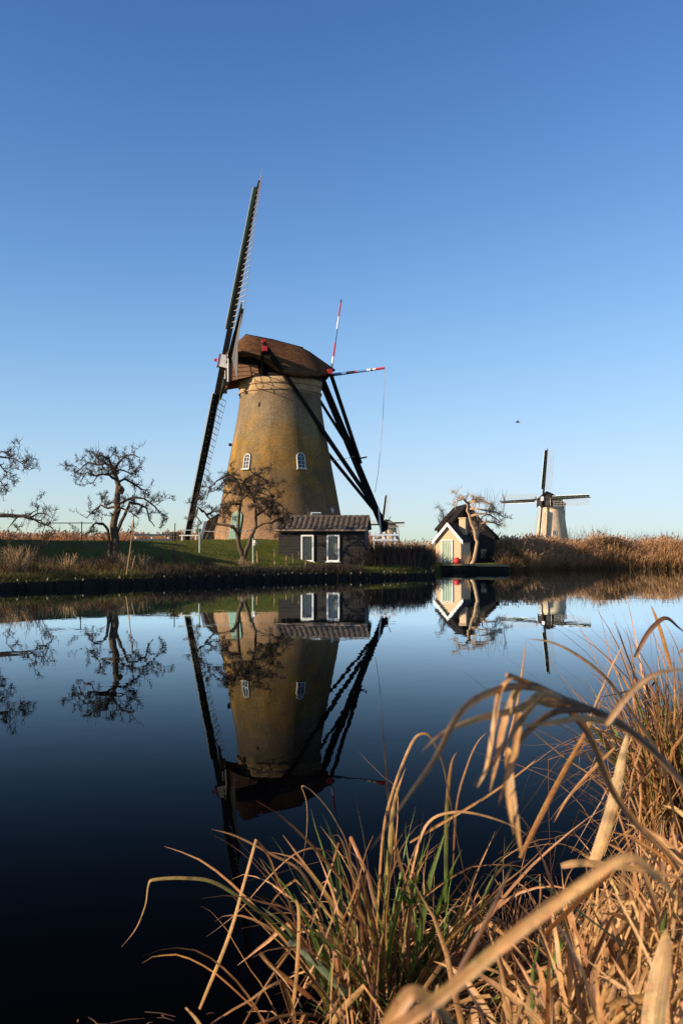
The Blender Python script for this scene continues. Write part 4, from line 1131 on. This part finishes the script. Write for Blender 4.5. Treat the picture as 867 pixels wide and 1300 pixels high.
# bird
bp = pt(657, 536, 90)
bd = MB(); bd.tube([bp + V((-.22, 0, 0)), bp + V((-.1, 0, .03)), bp, bp + V((.12, 0, .02)), bp + V((.24, 0, .0))], [.02, .06, .07, .05, .01], 8)
for s in (-1, 1):
    bd.add([bp + V((-.05, 0, .04)), bp + V((.07, 0, .04)), bp + V((.0, s * .28, .14)), bp + V((.1, s * .5, .08)), bp + V((-.05, s * .27, .13)), bp + V((0, 0, .065)), bp + V((.0, s * .28, .155))], [(0, 1, 2, 4), (4, 2, 3), (0, 4, 6, 5), (1, 5, 6, 2), (4, 3, 6), (2, 6, 3)])
tag(bd.build('bird', M['bird'], None, loc=bp), 'tiny dark bird flying left of the distant mill sail', 'bird')

# ------------------------------------------------------------------ foreground sedge
TAN = (.43, .215, .072); STRAW = (.56, .335, .140); RUST = (.27, .085, .022); BRN = (.13, .055, .020); GRN = (.06, .12, .02); YGR = (.16, .20, .035); PINK = (.41, .19, .07); GREY = (.22, .15, .09)
class Blades:
    def __init__(s): s.v = []; s.f = []; s.c = []; s.fb = []
    def blade(s, pts, W, c0, c1, fold=.35, w0=.55, side=None, tip=.06, roll=0, mot=1.0):
        pts = [V(p) for p in pts]; n = len(pts); k = len(s.v)
        d0 = (pts[-1] - pts[0]).normalized() if (pts[-1] - pts[0]).length > 1e-4 else V((0, 0, 1))
        if side is None:
            a = random.uniform(0, 2 * math.pi); side = V((math.cos(a), math.sin(a), random.uniform(-.3, .3)))
        prev = side; rf_ = random.uniform(0, 90); ln_ = 0.0
        for i, p in enumerate(pts):
            if i: ln_ += (p - pts[i - 1]).length
            s.fb += [(rf_, ln_ * 9, 0), (rf_ + W * 260, ln_ * 9, 0), (rf_ + W * 520, ln_ * 9, 0)]
            d = (pts[min(i + 1, n - 1)] - pts[max(i - 1, 0)]).normalized()
            sd = prev - d * prev.dot(d)
            if sd.length < .05: sd = d.orthogonal()
            sd.normalize(); sd = (Matrix.Rotation(roll / n, 3, d) @ sd); prev = sd; nn = d.cross(sd)
            t = i / (n - 1)
            w = W * .5 * min(1.0, w0 + t * 2.0) * max(tip, (1 - t ** 3.2)) 
            s.v += [tuple(p - sd * w + nn * w * fold), tuple(p - nn * w * fold * .3), tuple(p + sd * w + nn * w * fold)]
            c = tuple(c0[j] + (c1[j] - c0[j]) * t for j in range(3))
            k_ = 1 - mot * random.uniform(-.12, .22)
            if random.random() < .07 * mot: k_ *= .5
            if t > .9: k_ *= .7
            s.c += [tuple(x * k_ * random.uniform(.8, 1.1) for x in c), tuple(x * k_ * 1.15 for x in c), tuple(x * k_ * random.uniform(.8, 1.1) for x in c)]
            if random.random() < .5 * mot: w = w * random.uniform(.8, 1.05)
        for i in range(n - 1):
            for j in (0, 1): s.f.append((k + i * 3 + j, k + i * 3 + j + 1, k + i * 3 + j + 4, k + i * 3 + j + 3))
    def build(s, name, label, cat, kind=None, group=None, parent=None):
        v = np.array(s.v)
        b = v[np.argmin(v[:, 2])] if parent is None else np.zeros(3)
        if parent is not None: v = v - np.array(parent.location)
        else: v = v - b
        o = raw_mesh(name, v, np.array(s.f), M['leaf'], np.array(s.c), smooth=False)
        fa = o.data.attributes.new('Fib', 'FLOAT_VECTOR', 'POINT'); fa.data.foreach_set('vector', np.array(s.fb, dtype=np.float32).ravel())
        if parent is not None: o.parent = parent
        else: o.location = b; tag(o, label, cat, group, kind)
        return o

def smooth_path(pts, n=6):
    """catmull-rom through the points"""
    P = [V(p) for p in pts]; out = []
    for i in range(len(P) - 1):
        a = P[max(i - 1, 0)]; b = P[i]; c = P[i + 1]; d = P[min(i + 2, len(P) - 1)]
        for k in range(n):
            t = k / n; out.append(.5 * ((2 * b) + (c - a) * t + (2 * a - 5 * b + 4 * c - d) * t * t + (3 * b - a - 3 * c + d) * t ** 3))
    out.append(P[-1]); return out

def grow(base, d, L, curl, kink=None, seg=9, wob=.05):
    """a blade that rises, bows under its weight and may be snapped over"""
    p = V(base); d = V(d).normalized(); pts = [p.copy()]; h = V((d.x, d.y, 0)); h = h.normalized() if h.length > .02 else V((random.uniform(-1, 1), random.uniform(-1, 1), 0)).normalized()
    st = L / seg
    for i in range(seg):
        t = (i + 1) / seg
        if kink and abs(t - kink) < .5 / seg + 1e-6:
            d = (h * random.uniform(.3, 1.0) + V((0, 0, -random.uniform(.3, 1.3))) + rvec(.25)).normalized()
        else:
            d = (d + (h * .5 + V((0, 0, -1))) * (curl * t / seg * 2.4) + rvec(wob)).normalized()
        p = p + d * st; pts.append(p.copy())
    return pts

def colpair(r):
    if r < .18: return GRN, YGR
    if r < .30: return GRN, TAN
    if r < .55: return TAN, PINK
    if r < .75: return STRAW, TAN
    if r < .88: return RUST, TAN
    return BRN, PINK
def jit(c, a=.15):
    k = random.uniform(1 - a, 1 + a); return tuple(x * k for x in c)
def clump(cx, cy, n, spread, L0, L1, W0, W1, tilt=.35, green=1.0, lean=(0, 0), kprob=.5, curl=.8, zf=near_z, cmin=0, elong=(1, 1)):
    B = Blades()
    for i in range(n):
        a = random.uniform(0, 2 * math.pi); rr = spread * math.sqrt(random.random())
        x, y = cx + math.cos(a) * rr * elong[0], cy + math.sin(a) * rr * elong[1]
        z = max(-.03, float(zf(np.array([x]), np.array([y]))[0]) - .02)
        d = V((math.cos(a) * tilt * rr / spread + random.gauss(0, .16) + lean[0], math.sin(a) * tilt * rr / spread + random.gauss(0, .16) + lean[1], 1))
        L = random.uniform(L0, L1)
        k = random.uniform(.45, .85) if random.random() < kprob else None
        pts = grow((x, y, z), d, L, random.uniform(.2, 1.7) * curl, k, 12, random.uniform(.03, .14))
        r = random.random() / green if random.random() < .8 else random.uniform(.3, 1)
        c0, c1 = colpair(min(max(r, cmin), 1))
        if c0 == GRN: pts = grow((x, y, z), d, L * .75, .35 * curl, None, 10)
        if c0 != GRN: c0 = tuple(v * .6 for v in c0)
        B.blade(pts, random.uniform(W0, W1) * random.choice((.45, .7, 1, 1, 1.25)), jit(c0, .3), jit(c1, .3), fold=random.uniform(.15, .6), roll=random.uniform(-1.5, 1.5))
    return B
random.seed(42)
B = clump(.10, 3.3, 85, .14, .45, .95, .008, .020, .4, 2.0, (-.05, 0)); B.build('sedge_clump', 'green and tan sedge clump rising at the middle of the near shore', 'sedge')
B = clump(.24, 3.38, 75, .15, .45, 1.0, .008, .020, .36, 1.9, (0.02, 0)); B.build('sedge_clump', 'thick sedge clump just right of the middle with green blade bases', 'sedge')
B = clump(-.12, 3.05, 12, .10, .35, .7, .008, .018, .55, 1.4, (-.15, -.05)); B.build('sedge_clump', 'small low sedge tuft at the left end of the near shore', 'sedge')
B = clump(.62, 3.6, 200, .24, .25, .6, .004, .009, .6, 2.4, (0, 0), .4, 1.3, cmin=.35); B.build('dry_sedge', 'brown tangle of thin dead stems behind the straw heap', 'sedge')
B = clump(.95, 3.7, 34, .2, .3, .7, .007, .015, .5, 2.0, (-.1, 0), .45, 1.2, cmin=.3); B.build('dry_sedge', 'dry curling sedge between the thin tangle and the tall right clump', 'sedge')
B = clump(1.70, 4.85, 680, .19, .7, 1.45, .009, .020, .10, 1.35, (-.03, 0), .5, .38); B.build('sedge_clump', 'tall dense sedge clump at the right edge over the water', 'sedge')
B = clump(1.42, 4.7, 30, .12, .6, 1.05, .004, .008, .6, 2.0, (-.25, 0), .6, 1.4, cmin=.35); B.build('dry_sedge', 'thin pink dry blades arching left from the tall right clump', 'sedge')
B = clump(.22, 3.34, 240, .25, .10, .42, .006, .016, .5, 1.6, (0, 0), .5, 1.2, cmin=.0); B.build('sedge_stubble', 'short broken stubble packed low between the middle clumps', 'sedge')
B = clump(.72, 3.5, 220, .26, .12, .42, .003, .008, .9, 1.6, (0, 0), .5, 2.0, cmin=.3); B.build('dry_sedge', 'matted low dead stems at the water edge right of the middle', 'sedge')
# heap of fallen straw on the near bank: nobody could count the blades
B = Blades()
for i in range(9500):
    x = random.uniform(.05, 1.9); y = random.uniform(.95, 4.1)
    if x > .45 * y + .1: continue
    ed = x - (.40 + .72 * (y - 2.55) if y > 2.55 else .40 - .12 * (2.55 - y))
    if ed < 0 and random.random() > .12 * math.exp(ed * 6): continue
    h = .05 + .30 * min(1, max(0, ed / .45))
    z = max(0, float(near_z(np.array([x]), np.array([y]))[0])) + (random.uniform(0, 1) ** .7) * h
    d = V((random.gauss(.42, .38), random.gauss(.35, .35), random.gauss(.72, .35)))
    if random.random() < .25: d = V((random.gauss(.8, .4), random.gauss(0, .4), random.gauss(.15, .25)))
    L = random.uniform(.16, .46)
    pts = grow((x, y, z), d, L, random.uniform(.1, .8), random.uniform(.4, .8) if random.random() < .25 else None, 5, .07)
    r = random.random(); c0, c1 = (STRAW, TAN) if r < .5 else (TAN, STRAW) if r < .8 else (RUST, TAN) if r < .9 else (BRN, TAN) if r < .97 else (GRN, YGR)
    B.blade(pts, random.uniform(.006, .020) * (1.35 if random.random() < .2 else 1), jit(c0, .2), jit(c1, .2), fold=random.uniform(.1, .6), w0=.85, roll=random.uniform(-1, 1))
B.build('straw_heap', 'heap of broken straw coloured reeds on the near bank', 'straw', kind='stuff')
# low litter and moss on the soil between the clumps
B = Blades()
for i in range(1500):
    x = random.uniform(-.3, 1.3); y = random.uniform(2.6, 4.0)
    z = float(near_z(np.array([x]), np.array([y]))[0])
    if z < -.02: continue
    d = V((random.gauss(0, .8), random.gauss(0, .8), random.gauss(.5, .3)))
    pts = grow((x, y, z), d, random.uniform(.08, .32), .8, None, 5, .12)
    c = random.choice([BRN, BRN, RUST, TAN, GREY, (.10, .16, .03)])
    B.blade(pts, random.uniform(.003, .008), jit(c), jit(c), w0=.9)
B.build('leaf_litter', 'brown leaf litter and stubble between the sedge clumps', 'litter', kind='stuff')

# single blades that read one by one: (label, depth or depths, width, colours, points in the photo)
def hero(name, label, pts, W, c0, c1, cat='reed', parent=None, fold=.3, side=None, w0=.7, n=6, sharp=False, tip=.06, roll=0, mot=.5):
    P = [pt(*p) for p in pts]; P = P if sharp else smooth_path(P, n)
    B = Blades(); B.blade(P, W, c0, c1, fold=fold, side=side, w0=w0, tip=tip, roll=roll, mot=mot)
    return B.build(name, label, cat, group=None if parent else 'single reeds in the foreground', parent=parent)
UP = V((0, .2, 1)); FW = V((0, -1, .25)); SX_ = V((1, -.4, 0))
H = hero
g = 'dry_reed'
H(g, 'long tan blade arching far left and dropping to the water', [(425, 1245, 3.2), (372, 1198, 3.15), (330, 1158, 3.1), (275, 1122, 3.1), (235, 1115, 3.1), (196, 1117, 3.1), (188, 1124, 3.1), (184, 1150, 3.1), (172, 1180, 3.1), (154, 1203, 3.1)], .012, GRN, TAN, side=UP, roll=.4)
H(g, 'slanting dry stem crossing to its folded top in the dark water', [(253, 1282, 3.0), (290, 1190, 3.0), (310, 1120, 3.0), (325, 1066, 3.0)], .011, TAN, STRAW, side=SX_, tip=.8)
H(g, 'short rusty blade hanging from the folded dry stem top', [(325, 1066, 3.0), (340, 1085, 3.02), (352, 1115, 3.05), (372, 1160, 3.05)], .010, TAN, BRN, side=SX_)
H(g, 'long dry blade curving down from the upper left toward the clump', [(410, 1170, 3.1), (385, 1110, 3.1), (345, 1085, 3.1), (300, 1062, 3.1), (268, 1053, 3.1)], .009, TAN, PINK, side=UP)
H(g, 'thin arched blade rising from the water left of the clump', [(440, 1180, 3.1), (425, 1100, 3.1), (405, 1078, 3.1), (375, 1084, 3.1), (340, 1115, 3.1), (300, 1160, 3.1), (262, 1190, 3.1)], .006, BRN, TAN, side=UP)
H(g, 'broad grey green blade lying over the water left of the clump', [(440, 1265, 3.05), (410, 1232, 3.05), (385, 1210, 3.05), (366, 1196, 3.05)], .022, (.22, .28, .14), (.32, .36, .22), side=V((.5, .2, .8)), w0=.9, tip=.7)
H(g, 'green blade leaning left under the long tan arch', [(418, 1262, 3.15), (395, 1225, 3.15), (365, 1180, 3.15), (332, 1152, 3.15)], .017, GRN, (.25, .26, .1), side=V((.7, .2, .6)))
H(g, 'rust coloured broken blade low at the left of the clump', [(395, 1268, 3.0), (370, 1248, 3.0), (345, 1228, 3.0), (330, 1210, 3.0)], .016, RUST, TAN, side=V((.7, .2, .6)), tip=.8)
H(g, 'upright folded blade with pale hooked top left of the clump', [(370, 1290, 2.95), (376, 1240, 2.95), (379, 1180, 2.95), (377, 1148, 2.95), (366, 1146, 2.95)], .012, TAN, STRAW, side=SX_, tip=.5)
H(g, 'pale cut reed stub at the bottom edge left of the clump', [(255, 1305, 2.7), (246, 1292, 2.7), (235, 1280, 2.7)], .014, STRAW, STRAW, side=SX_, tip=.6, w0=.9)
H(g, 'tallest looping blade with narrow bend over the middle clump', [(478, 1180, 3.2), (486, 1060, 3.2), (500, 1000, 3.2), (522, 945, 3.2), (535, 932, 3.2), (548, 938, 3.2), (562, 970, 3.2), (572, 1020, 3.2), (585, 1090, 3.2), (610, 1200, 3.2)], .009, TAN, TAN, side=SX_)
H(g, 'yellow green blade at the heart of the middle clump', [(492, 1240, 3.15), (490, 1150, 3.15), (494, 1080, 3.15), (500, 1020, 3.15), (515, 975, 3.15)], .018, YGR, TAN, side=SX_)
H(g, 'long blade arching right over the clump nearly level', [(520, 1120, 3.1), (540, 1050, 3.1), (575, 1032, 3.1), (620, 1038, 3.1), (665, 1058, 3.1), (700, 1095, 3.1)], .010, TAN, STRAW, side=UP)
H(g, 'snapped blade dropping straight at the left of the clump', [(452, 1200, 3.1), (445, 1090, 3.1), (425, 1040, 3.1), (400, 1008, 3.1), (383, 998, 3.1), (389, 1020, 3.1), (389, 1060, 3.1), (382, 1105, 3.1)], .009, TAN, STRAW, side=UP)
H(g, 'slender blade pointing up left above the middle clump', [(500, 1100, 3.3), (505, 1010, 3.3), (485, 985, 3.3), (465, 965, 3.3), (455, 953, 3.3)], .007, TAN, PINK, side=UP)
H(g, 'rust and green upright blade right of the tallest loop', [(566, 1160, 3.3), (566, 1060, 3.3), (568, 1010, 3.3), (573, 970, 3.3), (580, 955, 3.3)], .014, GRN, RUST, side=SX_)
H(g, 'dark stem bending from the clump toward the hanging leaves', [(575, 1100, 3.3), (580, 1020, 3.3), (594, 970, 3.3), (606, 943, 3.3), (618, 930, 3.3)], .007, BRN, TAN, side=SX_)
H(g, 'straight thin stem leaning right through the middle clump', [(520, 1070, 3.25), (570, 1040, 3.25), (620, 1010, 3.25), (668, 975, 3.25), (680, 964, 3.25)], .009, TAN, TAN, side=UP)
H(g, 'fine reed stem standing alone before the blue water', [(640, 960, 4.2), (655, 900, 4.2), (663, 850, 4.2), (667, 812, 4.2)], .011, PINK, TAN, side=SX_)
H(g, 'long blade sweeping from the right down to its kink over the water', [(860, 1050, 2.4), (838, 960, 2.4), (800, 900, 2.4), (770, 860, 2.4), (735, 832, 2.4), (700, 815, 2.4), (668, 811, 2.4)], .016, TAN, STRAW, side=UP, fold=.5)
H(g, 'thin zigzag blade in front of the reflected distant mill', [(840, 935, 4.0), (810, 870, 4.0), (790, 815, 4.0), (780, 790, 4.0), (775, 812, 4.0), (765, 880, 4.0)], .009, TAN, PINK, side=UP, sharp=True)
H(g, 'crossing pale blade left of the tall right clump', [(745, 920, 4.0), (775, 850, 4.0), (795, 812, 4.0)], .008, PINK, STRAW, side=SX_)
H(g, 'orange tip blade poking above the right water', [(852, 850, 3.4), (838, 800, 3.4), (826, 768, 3.4)], .014, TAN, (.5, .24, .07), side=SX_)
H(g, 'dark brown kinked leaf at the top of the right clump', [(806, 835, 3.2), (822, 805, 3.2), (838, 788, 3.2), (848, 786, 3.2), (860, 796, 3.2), (872, 806, 3.2)], .016, BRN, (.12, .07, .04), side=UP)
H(g, 'brown blade arching left from behind the right clump', [(900, 800, 2.6), (860, 830, 2.6)], .012, BRN, TAN, side=UP)
H(g, 'angular stem with a corner bend above the thin tangle', [(700, 1120, 3.3), (697, 1040, 3.3), (696, 965, 3.3), (720, 957, 3.3), (752, 952, 3.3), (778, 948, 3.3)], .009, BRN, PINK, side=UP, sharp=True)
H(g, 'pinkish blade falling left from the angular stem', [(780, 950, 3.0), (745, 985, 3.0), (720, 1015, 3.0), (703, 1045, 3.0)], .010, TAN, PINK, side=UP)
H(g, 'broad rusty leaf sloping behind the pale spear leaf', [(690, 1185, 1.7), (730, 1145, 1.75), (775, 1105, 1.8), (815, 1052, 1.85)], .026, (.36, .13, .035), (.42, .17, .05), side=V((.5, 0, .8)), w0=.6)
H(g, 'pale spear shaped leaf standing upright at the right', [(752, 1100, 1.7), (768, 1055, 1.7), (780, 1010, 1.7), (790, 960, 1.7), (798, 925, 1.7)], .021, STRAW, (.56, .38, .19), side=SX_, w0=.7)
H(g, 'flat straw blade crossing level over the rusty leaf', [(712, 1100, 1.6), (735, 1096, 1.6), (770, 1099, 1.6), (830, 1108, 1.6), (880, 1120, 1.6)], .012, STRAW, TAN, side=V((0, .3, 1)))
H(g, 'light broad leaf upright near the lower right corner', [(825, 1330, 1.15), (832, 1270, 1.15), (842, 1215, 1.15), (846, 1180, 1.15)], .026, (.56, .37, .19), STRAW, side=SX_, w0=.9)
H(g, 'stem crossing from right to the bottom through the water gap', [(660, 1090, 2.2), (700, 1010, 2.1), (738, 940, 2.0), (765, 890, 2.0)], .012, PINK, TAN, side=SX_)
H(g, 'darker stem parallel to the arching reed at right', [(700, 880, 1.5), (745, 930, 1.5), (780, 1010, 1.5), (830, 1070, 1.5), (880, 1110, 1.5)], .012, BRN, TAN, side=UP)
# arching bent reed close to the lens, a stalk with hanging leaves
base = pt(880, 1010, 1.15); rd_ = thing('bent_reed', base, 'big bent reed with long hanging leaves arching in from the right', 'reed')
Bt = MB(); Bt.tube(smooth_path([pt(880, 1010, 1.15), pt(830, 955, 1.13), pt(780, 915, 1.1), pt(715, 888, 1.08), (pt(672, 868, 1.06)), pt(643, 857, 1.05)], 5), [.0042] * 20 + [.003] * 6, 6)
Bt.build('stem', mat('dry_stem', (.20, .12, .07), (.10, .065, .04), 40, .7), rd_)
for pts, W, c0, c1, sd in (
    ([(672, 868, 1.05), (652, 862, 1.03), (636, 878, 1.02), (628, 920, 1.0), (618, 975, 1.0), (606, 1000, 1.0)], .009, TAN, STRAW, SX_),
    ([(690, 875, 1.05), (650, 872, 1.03), (605, 888, 1.0), (578, 915, .98), (555, 960, .97), (520, 1010, .95), (470, 1080, .94)], .008, TAN, GREY, UP),
    ([(715, 888, 1.08), (690, 880, 1.05), (660, 900, 1.03), (610, 912, 1.0), (565, 930, .98), (535, 955, .97)], .008, TAN, STRAW, UP),
    ([(668, 870, 1.05), (655, 880, 1.03), (640, 920, 1.02), (632, 960, 1.0), (622, 1005, 1.0)], .009, STRAW, TAN, SX_),
    ([(720, 890, 1.08), (690, 885, 1.05), (662, 915, 1.03), (640, 950, 1.0), (600, 1000, 1.0)], .008, TAN, GREY, UP),
    ([(755, 903, 1.09), (710, 903, 1.06), (675, 925, 1.04), (650, 958, 1.02), (640, 1000, 1.0), (632, 1025, 1.0)], .007, BRN, TAN, UP),
    ([(645, 950, 1.02), (648, 990, 1.02), (655, 1040, 1.0), (662, 1090, 1.0)], .008, STRAW, TAN, SX_),
    ([(660, 905, 1.05), (655, 950, 1.02), (645, 1000, 1.0), (652, 1060, 1.0)], .008, TAN, STRAW, SX_),
    ([(780, 918, 1.09), (740, 912, 1.07), (700, 918, 1.05), (655, 922, 1.02)], .007, STRAW, TAN, UP),
    ([(720, 893, 1.08), (700, 893, 1.06), (680, 888, 1.05), (676, 890, 1.04)], .010, BRN, TAN, UP)):
    H('leaf', None, pts, W, c0, c1, parent=rd_, side=sd, fold=.35)
H(g, 'blurred leaf bowing left above the tall right clump', [(770, 920, 1.0), (800, 880, 1.0), (835, 855, 1.0), (880, 850, 1.0)], .0065, (.5, .28, .13), GREY, side=UP)
H(g, 'large blurred pale blade sweeping across the lower right corner', [(470, 1330, .60), (560, 1265, .60), (650, 1190, .60), (730, 1130, .60), (795, 1090, .60), (840, 1120, .60), (880, 1170, .60)], .0082, TAN, STRAW, side=V((.3, .2, .9)), w0=.9, mot=.35)
H(g, 'blurred fold of a blade at the bottom edge', [(480, 1330, .62), (510, 1275, .62), (530, 1262, .62), (565, 1290, .62), (590, 1330, .62)], .010, TAN, (.3, .18, .08), side=UP, w0=.9)
H(g, 'blurred thin dark stem crossing low before the straw heap', [(540, 1320, .9), (580, 1240, .9), (620, 1165, .9), (650, 1100, .9)], .005, BRN, BRN, side=SX_)
# duckweed-like leaves in the middle clump
B = Blades()
for i in range(16):
    p = pt(random.uniform(505, 535), random.uniform(1115, 1150), 3.1); 
    B.blade([p, p + rvec(.012), p + rvec(.02)], random.uniform(.008, .014), (.07, .14, .015), (.12, .2, .025), w0=1, tip=.5)
B.build('green_weed', 'small bright green leafed weed in the middle sedge clump', 'weed')
# bits of reed adrift close to the near shore
B = Blades()
for i in range(46):
    p = pt(random.uniform(60, 420), random.uniform(1235, 1310), 3.0); x, y = p.x + random.uniform(-.05, .05), p.y + random.uniform(-.3, .3)
    a = random.uniform(0, 6.28); L = random.uniform(.02, .12); d = V((math.cos(a), math.sin(a), 0))
    q = V((x, y, .004)); B.blade([q, q + d * L * .5 + V((0, 0, .004)), q + d * L], random.uniform(.003, .007), BRN, jit(TAN, .4), w0=.9, side=V((-d.y, d.x, 0)), fold=.05, tip=.6)
B.build('floating_litter', 'brown bits of reed floating at the lower left water edge', 'litter', kind='stuff')
# floating feather
fp = pt(156, 1210, 3.0); fp.z = .008; m_ = MB(); m_.lathe([(0, .014), (.008, .012), (.012, .004)], 10, fp); tag(m_.build('floating_leaf', M['slate_rail'], None, loc=fp), 'tiny grey leaf floating under the far left blade tip', 'leaf')

# ------------------------------------------------------------------ light, sky, camera
AZ, EL = math.radians(68.5), math.radians(20)
sdir = V((-math.sin(AZ) * math.cos(EL), -math.cos(AZ) * math.cos(EL), math.sin(EL)))
w = bpy.data.worlds.new('World'); sc.world = w; w.use_nodes = True
nt = w.node_tree; bg = nt.nodes['Background']
sky = nt.nodes.new('ShaderNodeTexSky'); sky.sky_type = 'NISHITA'; sky.sun_disc = False
sky.sun_elevation = EL; sky.sun_rotation = math.atan2(sdir.x, sdir.y) % (2 * math.pi)
sky.altitude = 0; sky.air_density = 1.0; sky.dust_density = .3; sky.ozone_density = 1.0
# the camera's white balance and response to the clear sky
k0 = nt.nodes.new('ShaderNodeVectorMath'); k0.operation = 'SCALE'; k0.inputs['Scale'].default_value = .1767
k1 = nt.nodes.new('ShaderNodeVectorMath'); k1.operation = 'MULTIPLY'; k1.inputs[1].default_value = (1 / .1767, 1 / .1767, 1 / .1767)
sx = nt.nodes.new('ShaderNodeSeparateXYZ'); cx = nt.nodes.new('ShaderNodeCombineXYZ')
nt.links.new(sky.outputs[0], k0.inputs[0]); nt.links.new(k0.outputs[0], sx.inputs[0])
for i, (a_, b_) in enumerate(((.435, 1.16), (.405, .915), (.345, .66))):
    sq = nt.nodes.new('ShaderNodeMath'); sq.operation = 'MULTIPLY'; nt.links.new(sx.outputs[i], sq.inputs[0]); nt.links.new(sx.outputs[i], sq.inputs[1])
    dn = nt.nodes.new('ShaderNodeMath'); dn.operation = 'MULTIPLY_ADD'; dn.inputs[1].default_value = b_; dn.inputs[2].default_value = a_
    dv = nt.nodes.new('ShaderNodeMath'); dv.operation = 'DIVIDE'
    nt.links.new(sq.outputs[0], dn.inputs[0]); nt.links.new(sq.outputs[0], dv.inputs[0]); nt.links.new(dn.outputs[0], dv.inputs[1]); nt.links.new(dv.outputs[0], cx.inputs[i])
nt.links.new(cx.outputs[0], k1.inputs[0]); nt.links.new(k1.outputs[0], bg.inputs['Color']); bg.inputs['Strength'].default_value = .098
sl = bpy.data.lights.new('sun', 'SUN'); sl.energy = 5.0; sl.angle = math.radians(.5); sl.color = (1.0, .82, .62)
so = bpy.data.objects.new('sun', sl); COL.objects.link(so); so.rotation_euler = sdir.to_track_quat('Z', 'Y').to_euler(); so.location = (-40, -30, 60)
cam = bpy.data.cameras.new('camera'); co = bpy.data.objects.new('camera', cam); COL.objects.link(co)
co.location = (0, 0, CAM_H); co.rotation_euler = (math.pi / 2 + PITCH, 0, 0)
cam.sensor_fit = 'HORIZONTAL'; cam.sensor_width = 24; cam.lens = 35; cam.clip_start = .05; cam.clip_end = 9000
cam.dof.use_dof = True; cam.dof.focus_distance = 9; cam.dof.aperture_fstop = 9
sc.camera = co
sc.render.engine = 'CYCLES'
sc.view_settings.view_transform = 'Standard'; sc.view_settings.look = 'None'; sc.view_settings.gamma = 1; sc.view_settings.exposure = .85
